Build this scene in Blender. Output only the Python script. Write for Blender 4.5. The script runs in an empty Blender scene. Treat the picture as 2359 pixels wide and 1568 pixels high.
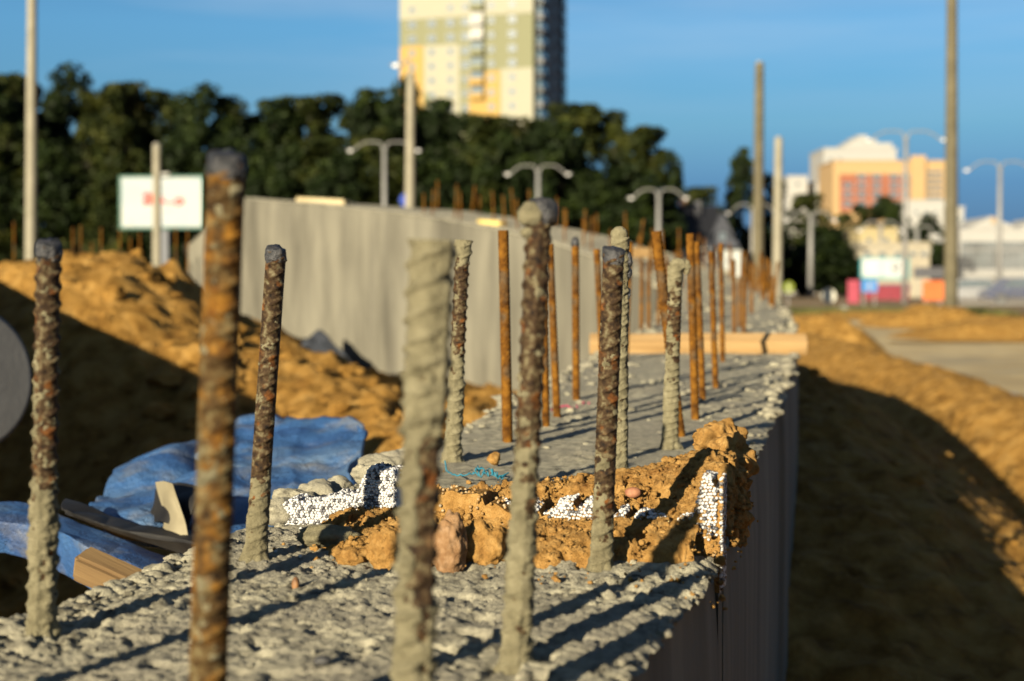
import bpy, bmesh, math, random
import numpy as np
from mathutils import Vector, Matrix, Quaternion

# ------------------------------------------------------------------ camera, sky, sun
scene = bpy.context.scene
COL = scene.collection
EYE = 0.75                      # eye height above the far street level (world z = 0)
FPX = 3600.0                    # focal length in reference pixels (reference width 2358)
HORIZON = 670.0
PITCH = math.atan((784.0 - HORIZON) / FPX)

cam_data = bpy.data.cameras.new("camera")
cam = bpy.data.objects.new("camera", cam_data)
COL.objects.link(cam)
cam.location = (0, 0, EYE)
cam.rotation_euler = (math.pi / 2 - PITCH, 0, 0)
cam_data.sensor_width = 23.5
cam_data.lens = 23.5 * FPX / 2358.0
cam_data.clip_start = 0.02
cam_data.clip_end = 6000
cam_data.dof.use_dof = True
cam_data.dof.focus_distance = 2.12
cam_data.dof.aperture_fstop = 3.1
cam_data.dof.aperture_blades = 0
scene.camera = cam

SUN_AZ = math.radians(29)       # light travels forward and this far to the right
SUN_EL = math.radians(14.5)
world = bpy.data.worlds.new("World")
scene.world = world
world.use_nodes = True
wn, wl = world.node_tree.nodes, world.node_tree.links
wn.clear()
w_out = wn.new("ShaderNodeOutputWorld")
w_bg = wn.new("ShaderNodeBackground")
w_sky = wn.new("ShaderNodeTexSky")
w_sky.sky_type = 'NISHITA'
w_sky.sun_disc = False
w_sky.sun_elevation = SUN_EL
w_sky.sun_rotation = math.pi + SUN_AZ
w_sky.altitude = 200
w_sky.air_density = 1.0
w_sky.dust_density = 0.5
w_sky.ozone_density = 2.5
w_bg.inputs["Strength"].default_value = 0.06
# elevation tint: a bluer band of distant air low down all round, plus thin high cirrus
w_tc = wn.new("ShaderNodeTexCoord")
w_sep = wn.new("ShaderNodeSeparateXYZ")
w_ramp = wn.new("ShaderNodeValToRGB")
cr = w_ramp.color_ramp
cr.elements[0].position = 0.0
cr.elements[0].color = (0.085, 0.152, 0.36, 1)
cr.elements[1].position = 1.0
cr.elements[1].color = (0.105, 0.166, 0.262, 1)
for p_, c_ in ((0.035, (0.096, 0.176, 0.400, 1)), (0.067, (0.136, 0.249, 0.455, 1)), (0.105, (0.255, 0.420, 0.535, 1)), (0.165, (0.315, 0.548, 0.685, 1)), (0.35, (0.190, 0.310, 0.450, 1)), (0.6, (0.125, 0.192, 0.300, 1))):
    e_ = cr.elements.new(p_)
    e_.color = c_
w_mul = wn.new("ShaderNodeMix"); w_mul.data_type = 'RGBA'; w_mul.blend_type = 'MULTIPLY'
w_mul.inputs[0].default_value = 1.0
w_map = wn.new("ShaderNodeMapping")
w_map.inputs["Scale"].default_value = (1.0, 1.0, 9.0)
w_map.inputs["Rotation"].default_value = (0.0, 0.10, 0.0)
w_noise = wn.new("ShaderNodeTexNoise")
w_noise.inputs["Scale"].default_value = 3.2
w_noise.inputs["Detail"].default_value = 5
w_cr = wn.new("ShaderNodeValToRGB")
w_cr.color_ramp.elements[0].position = 0.40
w_cr.color_ramp.elements[0].color = (0, 0, 0, 1)
w_cr.color_ramp.elements[1].position = 0.8
w_cr.color_ramp.elements[1].color = (0.55, 0.55, 0.55, 1)
w_high = wn.new("ShaderNodeMapRange")
w_high.inputs["From Min"].default_value = 0.08
w_high.inputs["From Max"].default_value = 0.19
w_fac = wn.new("ShaderNodeMath"); w_fac.operation = 'MULTIPLY'
w_mix = wn.new("ShaderNodeMix"); w_mix.data_type = 'RGBA'
w_mix.inputs[7].default_value = (2.93, 3.74, 4.66, 1)
wl.new(w_tc.outputs["Generated"], w_sep.inputs[0])
wl.new(w_sep.outputs["Z"], w_ramp.inputs[0])
wl.new(w_sky.outputs[0], w_mul.inputs[6])
wl.new(w_ramp.outputs[0], w_mul.inputs[7])
wl.new(w_tc.outputs["Generated"], w_map.inputs[0])
wl.new(w_map.outputs[0], w_noise.inputs["Vector"])
wl.new(w_noise.outputs["Fac"], w_cr.inputs[0])
wl.new(w_sep.outputs["Z"], w_high.inputs[0])
wl.new(w_cr.outputs[0], w_fac.inputs[0])
wl.new(w_high.outputs[0], w_fac.inputs[1])
wl.new(w_fac.outputs[0], w_mix.inputs[0])
wl.new(w_mul.outputs[2], w_mix.inputs[6])
wl.new(w_mix.outputs[2], w_bg.inputs["Color"])
wl.new(w_bg.outputs[0], w_out.inputs[0])

sun_data = bpy.data.lights.new("sun", 'SUN')
sun_data.energy = 5.0
sun_data.angle = math.radians(0.5)
sun_data.color = (1.0, 0.86, 0.62)
sun = bpy.data.objects.new("sun", sun_data)
COL.objects.link(sun)
sun.location = (-30, -50, 20)
sun_dir = Vector((math.sin(SUN_AZ) * math.cos(SUN_EL), math.cos(SUN_AZ) * math.cos(SUN_EL), -math.sin(SUN_EL)))
sun.rotation_euler = sun_dir.to_track_quat('-Z', 'Y').to_euler()

vs = scene.view_settings
vs.view_transform = 'Standard'
vs.look = 'None'
vs.exposure = 1.5
vs.gamma = 1.0
vs.use_curve_mapping = False

rng = np.random.default_rng(7)
random.seed(11)

# ------------------------------------------------------------------ helpers
CP, SP = math.cos(PITCH), math.sin(PITCH)
def P(px, py, d):
    """the world point seen at reference pixel (px, py) whose distance ahead is d metres"""
    xc = (px - 1179.0) / FPX
    yc = (784.0 - py) / FPX
    t = d / (CP + yc * SP)
    return Vector((t * xc, d, EYE + t * (yc * CP - SP)))
def S(d):
    return d / FPX              # metres per reference pixel at distance d

def tag(o, label=None, cat=None, group=None, kind=None):
    if label: o["label"] = label
    if cat: o["category"] = cat
    if group: o["group"] = group
    if kind: o["kind"] = kind
    return o
def thing(name, label, cat, loc=(0, 0, 0), rz=0.0, group=None):
    o = bpy.data.objects.new(name, None)
    COL.objects.link(o)
    o.location = loc
    o.rotation_euler = (0, 0, rz)
    o.empty_display_size = 0.1
    return tag(o, label, cat, group)
def mesh_np(name, V, F, smooth=True, mat=None, matidx=None):
    V = np.asarray(V, dtype=np.float32).reshape(-1, 3)
    F = np.asarray(F, dtype=np.int32)
    me = bpy.data.meshes.new(name)
    n, k = F.shape
    me.vertices.add(len(V)); me.vertices.foreach_set("co", V.ravel())
    me.loops.add(n * k); me.loops.foreach_set("vertex_index", F.ravel())
    me.polygons.add(n)
    me.polygons.foreach_set("loop_start", np.arange(0, n * k, k, dtype=np.int32))
    me.polygons.foreach_set("loop_total", np.full(n, k, dtype=np.int32))
    me.polygons.foreach_set("use_smooth", np.full(n, smooth, dtype=bool))
    for m in (mat if isinstance(mat, (list, tuple)) else [mat]):
        if m: me.materials.append(m)
    if matidx is not None:
        me.polygons.foreach_set("material_index", np.asarray(matidx, dtype=np.int32))
    me.update(calc_edges=True)
    me.validate()
    return me
def link(name, me, parent=None, loc=None, rot=None):
    o = bpy.data.objects.new(name, me)
    COL.objects.link(o)
    if parent: o.parent = parent
    if loc is not None: o.location = loc
    if rot is not None: o.rotation_euler = rot
    return o
def grid_faces(nu, nv, close=False):
    """faces of an nv x nu vertex grid (row-major, u fastest)"""
    i, j = np.meshgrid(np.arange(nu if close else nu - 1), np.arange(nv - 1))
    i = i.ravel(); j = j.ravel(); i2 = (i + 1) % nu
    return np.stack([j * nu + i, j * nu + i2, (j + 1) * nu + i2, (j + 1) * nu + i], 1)
class Geo:
    """collects shapes for ONE mesh"""
    def __init__(self): self.v = []; self.f = []; self.n = 0
    def add(self, V, F):
        V = np.asarray(V, float).reshape(-1, 3)
        for f in F: self.f.append(tuple(int(a) + self.n for a in f))
        self.v.append(V); self.n += len(V)
    def box(self, c, s, rz=0.0, M=None):
        x, y, z = (a / 2.0 for a in s)
        V = np.array([(-x, -y, -z), (x, -y, -z), (x, y, -z), (-x, y, -z), (-x, -y, z), (x, -y, z), (x, y, z), (-x, y, z)])
        if M is not None: V = V @ np.array(M.to_3x3()).T
        elif rz:
            cs, sn = math.cos(rz), math.sin(rz)
            V = V @ np.array([[cs, sn, 0], [-sn, cs, 0], [0, 0, 1]])
        self.add(V + np.array(c), [(0, 3, 2, 1), (4, 5, 6, 7), (0, 1, 5, 4), (1, 2, 6, 5), (2, 3, 7, 6), (3, 0, 4, 7)])
    def tube(self, pts, rad, n=10, caps=True):
        pts = [Vector(p) for p in pts]
        if not hasattr(rad, '__len__'): rad = [rad] * len(pts)
        rows = []
        up = None
        for i, p in enumerate(pts):
            d = (pts[min(i + 1, len(pts) - 1)] - pts[max(i - 1, 0)]).normalized()
            if up is None:
                up = d.orthogonal().normalized()
            a = (up - d * up.dot(d)).normalized(); up = a
            b = d.cross(a)
            for k in range(n):
                t = 2 * math.pi * k / n
                rows.append(p + (a * math.cos(t) + b * math.sin(t)) * rad[i])
        F = [tuple(q) for q in grid_faces(n, len(pts), True)]
        if caps:
            F.append(tuple(range(n))[::-1])
            F.append(tuple((len(pts) - 1) * n + k for k in range(n)))
        self.add([tuple(r) for r in rows], F)
    def make(self, name, mat, parent=None, smooth=False, loc=None, rot=None):
        me = bpy.data.meshes.new(name)
        me.from_pydata(np.concatenate(self.v).tolist(), [], self.f)
        if mat: me.materials.append(mat)
        if smooth: me.polygons.foreach_set("use_smooth", np.ones(len(me.polygons), bool))
        me.update()
        return link(name, me, parent, loc, rot)

# ---- vectorised noise
def _h(ix, iy, iz, seed):
    with np.errstate(over='ignore'):
        h = (ix.astype(np.uint32) * np.uint32(374761393) + iy.astype(np.uint32) * np.uint32(668265263)
             + iz.astype(np.uint32) * np.uint32(2147483647) + np.uint32(seed) * np.uint32(974634533))
        h = (h ^ (h >> np.uint32(13))) * np.uint32(1274126177)
        h = (h ^ (h >> np.uint32(16))) * np.uint32(2246822519)
        h = h ^ (h >> np.uint32(15))
    return h.astype(np.float64) / 4294967295.0
def noise3(x, y, z, seed=0):
    x = np.asarray(x, float); y = np.asarray(y, float); z = np.asarray(z, float)
    x, y, z = np.broadcast_arrays(x, y, z)
    ix, iy, iz = np.floor(x).astype(np.int64), np.floor(y).astype(np.int64), np.floor(z).astype(np.int64)
    fx, fy, fz = x - ix, y - iy, z - iz
    ux, uy, uz = (f * f * f * (f * (f * 6 - 15) + 10) for f in (fx, fy, fz))
    r = 0.0
    for dx in (0, 1):
        wx = ux if dx else 1 - ux
        for dy in (0, 1):
            wy = uy if dy else 1 - uy
            for dz in (0, 1):
                wz = uz if dz else 1 - uz
                r = r + wx * wy * wz * _h(ix + dx, iy + dy, iz + dz, seed)
    return r * 2 - 1
def fbm(x, y, z=0.0, octv=4, seed=0, gain=0.5):
    a, r, t, k = 1.0, 0.0, 0.0, 1.0
    for o in range(octv):
        r = r + a * noise3(np.asarray(x) * k + 17.3 * o, np.asarray(y) * k - 9.1 * o, np.asarray(z) * k + 5.7 * o, seed + o)
        t += a; a *= gain; k *= 2.03
    return r / t
def worley2(x, y, seed=0, jit=0.9):
    x, y = np.broadcast_arrays(np.asarray(x, float), np.asarray(y, float))
    ix, iy = np.floor(x).astype(np.int64), np.floor(y).astype(np.int64)
    z = np.zeros_like(ix)
    f1 = np.full(x.shape, 9.0); f2 = np.full(x.shape, 9.0); cid = np.zeros(x.shape)
    for dx in (-1, 0, 1):
        for dy in (-1, 0, 1):
            cx, cy = ix + dx, iy + dy
            px = cx + 0.5 + jit * (_h(cx, cy, z, seed) - 0.5)
            py = cy + 0.5 + jit * (_h(cx, cy, z + 1, seed) - 0.5)
            d = np.hypot(px - x, py - y)
            nid = _h(cx, cy, z + 2, seed)
            m = d < f1
            f2 = np.where(m, f1, np.minimum(f2, d))
            cid = np.where(m, nid, cid)
            f1 = np.where(m, d, f1)
    return f1, f2, cid
def sstep(a, b, x):
    t = np.clip((np.asarray(x, float) - a) / (b - a), 0, 1)
    return t * t * (3 - 2 * t)

_ICO = {}
def ico(sub):
    if sub not in _ICO:
        bm = bmesh.new()
        bmesh.ops.create_icosphere(bm, subdivisions=sub, radius=1.0)
        V = np.array([v.co[:] for v in bm.verts]); F = np.array([[v.index for v in f.verts] for f in bm.faces])
        bm.free()
        _ICO[sub] = (V, F)
    return _ICO[sub]
def lumps(items, sub=2, rough=0.25, freq=1.6):
    """items: (pos, (rx,ry,rz), seed) -> V, F of joined uneven lumps"""
    V0, F0 = ico(sub)
    Vs, Fs, n = [], [], 0
    for pos, r, sd in items:
        q = Quaternion((math.sin(sd * 1.7), math.cos(sd * 2.3), math.sin(sd * 0.9 + 1)), sd * 2.1)
        R = np.array(q.to_matrix())
        d = 1 + rough * fbm(V0[:, 0] * freq + sd * 3.1, V0[:, 1] * freq - sd, V0[:, 2] * freq + sd * 0.7, 3, int(sd * 13) % 999)
        if rough == 0: d = np.ones(len(V0))
        V = (V0 * d[:, None]) @ R.T * np.array(r) + np.array(pos)
        Vs.append(V); Fs.append(F0 + n); n += len(V0)
    return np.concatenate(Vs), np.concatenate(Fs)
def catmull(pts, n_per=12):
    pts = np.asarray(pts, float)
    ext = np.vstack([2 * pts[0] - pts[1], pts, 2 * pts[-1] - pts[-2]])
    out = []
    for i in range(1, len(ext) - 2):
        p0, p1, p2, p3 = ext[i - 1:i + 3]
        for t in np.linspace(0, 1, n_per, endpoint=False):
            out.append(0.5 * ((2 * p1) + (-p0 + p2) * t + (2 * p0 - 5 * p1 + 4 * p2 - p3) * t * t + (-p0 + 3 * p1 - 3 * p2 + p3) * t ** 3))
    out.append(pts[-1])
    return np.array(out)

# ---- materials
ALB = 0.74      # all paints and soils a little darker, to suit the longer exposure
_dk = lambda cs: [(p, tuple(x * ALB for x in c)) for p, c in cs]
def make_mat(name, cols, scale=5.0, detail=6.0, rough=0.9, bump=0.0, bscale=None, stretch=(1, 1, 1), metallic=0.0,
             spec=0.3, cols2=None, scale2=None, mix2=(0.5, 0.62), dist=0.0, rough_var=0.0, stretch2=None, bump2=None):
    m = bpy.data.materials.new(name)
    m.use_nodes = True
    nt = m.node_tree; nd, ln = nt.nodes, nt.links
    b = nd["Principled BSDF"]
    b.inputs["Roughness"].default_value = rough
    b.inputs["Metallic"].default_value = metallic
    b.inputs["Specular IOR Level"].default_value = spec
    tc = nd.new("ShaderNodeTexCoord")
    def nz(sc, det, st, off=0.0):
        mp = nd.new("ShaderNodeMapping"); mp.inputs["Scale"].default_value = st
        mp.inputs["Location"].default_value = (off, off * 0.7, off * 1.3)
        ln.new(tc.outputs["Object"], mp.inputs[0])
        t = nd.new("ShaderNodeTexNoise"); t.inputs["Scale"].default_value = sc; t.inputs["Detail"].default_value = det
        t.inputs["Roughness"].default_value = 0.6; t.inputs["Distortion"].default_value = dist
        ln.new(mp.outputs[0], t.inputs["Vector"])
        return t
    def ramp(t, cs):
        cs = _dk(cs)
        r = nd.new("ShaderNodeValToRGB"); el = r.color_ramp.elements
        while len(el) > 1: el.remove(el[-1])
        el[0].position = cs[0][0]; el[0].color = (*cs[0][1], 1)
        for p, c in cs[1:]:
            e = el.new(p); e.color = (*c, 1)
        ln.new(t.outputs["Fac"], r.inputs[0])
        return r
    t1 = nz(scale, detail, stretch)
    out = ramp(t1, cols).outputs[0]
    if cols2:
        t2 = nz(scale2, detail, stretch2 or stretch, 3.7)
        c2 = ramp(nz(scale * 1.7, detail, stretch2 or stretch, 8.1), cols2).outputs[0]
        mr = nd.new("ShaderNodeMapRange"); mr.inputs["From Min"].default_value = mix2[0]; mr.inputs["From Max"].default_value = mix2[1]
        ln.new(t2.outputs["Fac"], mr.inputs[0])
        mx = nd.new("ShaderNodeMix"); mx.data_type = 'RGBA'
        ln.new(mr.outputs[0], mx.inputs[0]); ln.new(out, mx.inputs[6]); ln.new(c2, mx.inputs[7])
        out = mx.outputs[2]
    ln.new(out, b.inputs["Base Color"])
    if rough_var:
        mr = nd.new("ShaderNodeMapRange")
        mr.inputs["To Min"].default_value = rough - rough_var; mr.inputs["To Max"].default_value = min(1, rough + rough_var)
        ln.new(t1.outputs["Fac"], mr.inputs[0]); ln.new(mr.outputs[0], b.inputs["Roughness"])
    if bump:
        t3 = nz(bscale or scale * 4, 5, stretch, 1.9)
        bp = nd.new("ShaderNodeBump"); bp.inputs["Strength"].default_value = min(1.0, bump); bp.inputs["Distance"].default_value = 0.002 if bump <= 1 else 0.002 * bump
        ln.new(t3.outputs["Fac"], bp.inputs["Height"]); ln.new(bp.outputs[0], b.inputs["Normal"])
        if bump2:       # a second, coarser layer of relief: (scale, depth in metres)
            t4 = nz(bump2[0], 6, stretch, 6.1); t4.inputs["Roughness"].default_value = 0.7
            b2 = nd.new("ShaderNodeBump"); b2.inputs["Strength"].default_value = 1.0; b2.inputs["Distance"].default_value = bump2[1]
            ln.new(t4.outputs["Fac"], b2.inputs["Height"]); ln.new(b2.outputs[0], bp.inputs["Normal"])
    return m
def flat_mat(name, c, rough=0.7, metallic=0.0, var=0.12, scale=1.5, spec=0.3):
    lo = tuple(x * (1 - var) for x in c); hi = tuple(min(1, x * (1 + var)) for x in c)
    return make_mat(name, [(0.35, lo), (0.65, hi)], scale, 3, rough, metallic=metallic, spec=spec)

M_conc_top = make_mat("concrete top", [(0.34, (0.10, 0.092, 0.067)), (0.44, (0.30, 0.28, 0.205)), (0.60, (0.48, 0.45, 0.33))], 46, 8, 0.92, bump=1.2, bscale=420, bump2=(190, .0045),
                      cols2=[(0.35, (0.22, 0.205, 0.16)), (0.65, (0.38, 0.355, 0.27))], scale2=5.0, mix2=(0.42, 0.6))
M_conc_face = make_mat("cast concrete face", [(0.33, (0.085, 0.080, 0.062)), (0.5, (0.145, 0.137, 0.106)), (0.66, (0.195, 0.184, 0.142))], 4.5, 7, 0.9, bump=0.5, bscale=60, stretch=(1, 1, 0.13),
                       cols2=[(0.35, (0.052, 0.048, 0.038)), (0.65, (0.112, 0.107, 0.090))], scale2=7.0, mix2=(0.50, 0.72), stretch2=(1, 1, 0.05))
M_mortar = make_mat("dried mortar", [(0.33, (0.13, 0.115, 0.066)), (0.5, (0.20, 0.18, 0.108)), (0.68, (0.265, 0.24, 0.15))], 60, 8, 0.95, bump=1.2, bscale=420, bump2=(120, .004))
M_mortar_stain = make_mat("stained mortar", [(0.33, (0.115, 0.10, 0.056)), (0.5, (0.175, 0.155, 0.09)), (0.68, (0.235, 0.21, 0.128))], 60, 8, 0.95, bump=1.2, bscale=420, bump2=(120, .004),
                          cols2=[(0.4, (0.20, 0.075, 0.018)), (0.6, (0.28, 0.13, 0.035))], scale2=26, mix2=(0.60, 0.70))
M_rust_dark = make_mat("dark rusted steel", [(0.34, (0.009, 0.006, 0.0045)), (0.45, (0.034, 0.019, 0.009)), (0.53, (0.060, 0.038, 0.018)), (0.62, (0.12, 0.098, 0.055)), (0.72, (0.17, 0.148, 0.088))], 140, 8, 0.8, bump=1.0, bscale=300, metallic=0.0, spec=0.15,
                       cols2=[(0.4, (0.085, 0.028, 0.006)), (0.6, (0.17, 0.062, 0.011))], scale2=45, mix2=(0.55, 0.68))
M_rust_ochre = make_mat("ochre rusted steel", [(0.34, (0.012, 0.008, 0.005)), (0.46, (0.05, 0.028, 0.010)), (0.54, (0.085, 0.056, 0.022)), (0.66, (0.15, 0.125, 0.065))], 80, 8, 0.85, bump=1.0, bscale=300, spec=0.1,
                       cols2=[(0.4, (0.11, 0.045, 0.007)), (0.6, (0.26, 0.125, 0.018))], scale2=28, mix2=(0.48, 0.62))
M_rust_bright = make_mat("orange rusted steel", [(0.32, (0.040, 0.016, 0.004)), (0.48, (0.125, 0.052, 0.007)), (0.66, (0.215, 0.098, 0.013))], 50, 8, 0.88, bump=1.0, bscale=260, spec=0.08,
                         cols2=[(0.4, (0.055, 0.033, 0.016)), (0.6, (0.11, 0.072, 0.038))], scale2=18, mix2=(0.58, 0.70))
M_cut = make_mat("burnt cut steel", [(0.35, (0.02, 0.022, 0.026)), (0.6, (0.06, 0.06, 0.065)), (0.75, (0.16, 0.15, 0.13))], 70, 6, 0.5, bump=1.0, bscale=200, bump2=(150, .002), metallic=0.3, spec=0.5)
M_soil = make_mat("orange sandy soil", [(0.30, (0.185, 0.090, 0.018)), (0.48, (0.36, 0.195, 0.044)), (0.64, (0.50, 0.295, 0.084))], 9, 9, 0.97, bump=1.0, bscale=70, bump2=(22, .05), spec=0.1)
M_soil_fine = make_mat("clayey sand", [(0.30, (0.20, 0.102, 0.026)), (0.48, (0.37, 0.205, 0.060)), (0.66, (0.48, 0.29, 0.10))], 70, 9, 0.97, bump=1.0, bscale=500, bump2=(130, .006), spec=0.1,
                       cols2=[(0.4, (0.16, 0.070, 0.017)), (0.6, (0.38, 0.205, 0.062))], scale2=14, mix2=(0.55, 0.7))
M_clod = make_mat("pinkish dry clod", [(0.30, (0.19, 0.10, 0.045)), (0.5, (0.27, 0.16, 0.08)), (0.68, (0.33, 0.21, 0.12))], 90, 8, 0.97, bump=1.0, bscale=600, spec=0.1)
M_pebble = make_mat("brown pebble", [(0.35, (0.08, 0.035, 0.018)), (0.65, (0.26, 0.13, 0.05))], 60, 4, 0.6, bump=0.4, bscale=200)
M_pebble_dark = make_mat("dark pebble", [(0.35, (0.02, 0.02, 0.022)), (0.65, (0.07, 0.07, 0.07))], 60, 4, 0.6, bump=0.4, bscale=200)
M_pebble_red = make_mat("reddish pebble", [(0.35, (0.22, 0.085, 0.045)), (0.65, (0.36, 0.17, 0.09))], 80, 4, 0.7, bump=0.4, bscale=200)
M_bead = make_mat("white foam bead", [(0.4, (0.50, 0.50, 0.50)), (0.7, (0.58, 0.58, 0.575))], 30, 3, 0.55, spec=0.3)
M_bead_stained = make_mat("soil stained foam bead", [(0.4, (0.40, 0.33, 0.22)), (0.5, (0.30, 0.18, 0.065)), (0.7, (0.24, 0.13, 0.035))], 120, 4, 0.8, spec=0.2)
M_bead_grey = make_mat("grey foam bead", [(0.4, (0.045, 0.045, 0.05)), (0.7, (0.14, 0.14, 0.15))], 60, 3, 0.5, spec=0.4)
M_wood = make_mat("fresh sawn wood", [(0.32, (0.30, 0.18, 0.07)), (0.5, (0.41, 0.265, 0.115)), (0.68, (0.49, 0.33, 0.155))], 6, 6, 0.75, bump=0.5, bscale=40, stretch=(0.35, 6, 6), spec=0.25)
M_wood_old = make_mat("weathered wood", [(0.32, (0.12, 0.072, 0.032)), (0.5, (0.18, 0.115, 0.05)), (0.68, (0.24, 0.16, 0.072))], 6, 6, 0.8, bump=0.5, bscale=40, stretch=(0.35, 6, 6), spec=0.25)
M_wood_pale = make_mat("pale wood", [(0.35, (0.40, 0.33, 0.18)), (0.65, (0.50, 0.42, 0.26))], 4, 5, 0.8)
M_tarp = make_mat("dusty blue tarpaulin", [(0.32, (0.016, 0.062, 0.20)), (0.5, (0.030, 0.097, 0.25)), (0.66, (0.075, 0.14, 0.25))], 5, 7, 0.55, bump=0.4, bscale=60, spec=0.4,
                  cols2=[(0.4, (0.12, 0.13, 0.15)), (0.6, (0.19, 0.19, 0.18))], scale2=11, mix2=(0.50, 0.76), bump2=(14, .02))
M_film = make_mat("black plastic film", [(0.35, (0.008, 0.008, 0.009)), (0.65, (0.022, 0.021, 0.020))], 12, 5, 0.65, spec=0.2, cols2=[(0.4, (0.12, 0.10, 0.07)), (0.6, (0.2, 0.17, 0.12))], scale2=7, mix2=(0.68, 0.84), bump2=(18, .02))
M_canvas = make_mat("beige canvas", [(0.35, (0.18, 0.155, 0.095)), (0.65, (0.26, 0.23, 0.15))], 10, 5, 0.85)
M_drum = make_mat("grey concrete pipe", [(0.35, (0.15, 0.15, 0.15)), (0.65, (0.21, 0.21, 0.205))], 6, 6, 0.9, bump=0.4, bscale=60)
M_fibre = flat_mat("turquoise fibre", (0.02, 0.20, 0.30), 0.5)
M_thread = flat_mat("magenta thread", (0.45, 0.04, 0.12), 0.6)
M_pole = make_mat("spun concrete pole", [(0.35, (0.22, 0.205, 0.15)), (0.65, (0.29, 0.27, 0.205))], 2.5, 5, 0.85)
M_pole_dark = make_mat("weathered concrete pole", [(0.35, (0.085, 0.075, 0.045)), (0.65, (0.125, 0.11, 0.068))], 2.5, 5, 0.85)
M_galv = make_mat("galvanised steel", [(0.35, (0.20, 0.20, 0.195)), (0.65, (0.27, 0.27, 0.26))], 3, 4, 0.55, metallic=0.2)
M_lamp = flat_mat("lamp lens", (0.80, 0.80, 0.80), 0.12, spec=0.8)
# ------------------------------------------------------------------ the curved retaining wall: two edge lines
CTRL = [  # inner x, y | outer x, y | inner z, outer z (relative to the eye)
    (-1.00, 0.30, -0.42, 0.02, -.372, -.372), (-.72, 1.00, -.08, 0.80, -.348, -.348), (-.50, 1.53, .08, 1.30, -.331, -.334),
    (-.325, 2.13, .25, 1.87, -.313, -.318), (-.19, 2.78, .40, 2.60, -.293, -.297), (-.075, 3.40, .56, 3.35, -.275, -.277),
    (.08, 4.20, .74, 4.20, -.25, -.25), (.36, 5.70, 1.04, 5.70, -.2055, -.2055), (.64, 7.30, 1.33, 7.40, -.15, -.145),
        (.87, 8.9, 1.56, 9.1, -.07, -.055), (.95, 10.2, 1.63, 10.5, .02, .045), (.78, 11.25, 1.36, 11.75, .17, .22),
    (.40, 12.0, .80, 12.6, .35, .44), (-.10, 12.6, .18, 13.2, .50, .60), (-.60, 13.05, -.38, 13.67, .61, .70),
    (-1.04, 13.35, -.85, 14.0, .68, .74), (-1.75, 13.72, -1.58, 14.36, .775, .81), (-2.40, 14.0, -2.25, 14.65, .84, .86),
    (-2.50, 14.04, -2.35, 14.69, .82, .85), (-2.95, 14.2, -2.80, 14.85, .42, .45)]
CT = np.array(CTRL)
NPER = 24
IN_C = catmull(CT[:, 0:2], NPER); OUT_C = catmull(CT[:, 2:4], NPER)
kk = np.linspace(0, len(CT) - 1, len(IN_C))
ZI = np.interp(kk, np.arange(len(CT)), CT[:, 4]) + EYE; ZO = np.interp(kk, np.arange(len(CT)), CT[:, 5]) + EYE
MID = (IN_C + OUT_C) / 2
ARC = np.concatenate([[0], np.cumsum(np.linalg.norm(np.diff(MID, axis=0), axis=1))])
def at_k(k): return float(np.interp(k, kk, ARC))
S_JOINT = at_k(3.0)
FOAM_T = 0.045
def wall_frame(s):
    """inner xy, outer xy, inner z, outer z at arc length s"""
    f = lambda a: np.interp(s, ARC, a)
    return (np.stack([f(IN_C[:, 0]), f(IN_C[:, 1])], -1), np.stack([f(OUT_C[:, 0]), f(OUT_C[:, 1])], -1), f(ZI), f(ZO))
def wall_pt(u, s):
    a, b, za, zb = wall_frame(np.asarray(s, float))
    u = np.asarray(u, float)
    return np.stack([a[..., 0] * (1 - u) + b[..., 0] * u, a[..., 1] * (1 - u) + b[..., 1] * u, za * (1 - u) + zb * u], -1)
def top_relief(X, Y, s, u):
    """relief of the rough cast top, metres"""
    near = 1 - sstep(S_JOINT - 0.05, S_JOINT + 0.15, s)
    base = 0.005 * fbm(X * 7, Y * 7, 0.0, 3, 3) + 0.0022 * fbm(X * 26, Y * 36, 0.5, 5, 5, .6)
    f1, f2, cid = worley2(X * 62 + 0.4 * fbm(X * 30, Y * 30, 0, 2, 8), Y * 62, 4)
    peb = np.clip(1 - f1 * 1.5, 0, 1) * (cid > 0.5) * 0.0026 * (0.3 + cid)
    g1, g2, gid = worley2(X * 26, Y * 26, 9)
    big = np.clip(1 - g1 * 1.8, 0, 1) ** 0.8 * (gid > 0.72) * 0.007 * (1 + .8 * fbm(X * 90, Y * 90, 0, 2, 14))
    patch = sstep(-0.05, 0.40, fbm(X * 6, Y * 6, 2.0, 3, 12) + 1.1 * (0.22 - u))
    pits = -0.006 * sstep(0.62, 0.70, fbm(X * 34, Y * 34, 4.0, 2, 21) * 0.5 + 0.5)
    smooth_far = 0.0016 * fbm(X * 20, Y * 20, 0.0, 4, 31) + 0.006 * sstep(0.18, 0.5, fbm(X * 9, Y * 9, 1.0, 4, 33)) * np.abs(fbm(X * 40, Y * 40, 0, 3, 35)) * 2
    gr = 0.0032 * fbm(X * 95, Y * 120, 0, 3, 41, .6)
    fine = 0.0030 * (np.abs(fbm(X * 85, Y * 95, 1.0, 4, 44, .6)) * 1.6 - .35) + 0.0016 * fbm(X * 210, Y * 240, 0, 2, 46)
    return near * (base + fine + peb * (0.35 + 0.65 * patch) + big * patch + pits + gr) + (1 - near) * (base * 0.5 + smooth_far + gr * 0.5)
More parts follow.
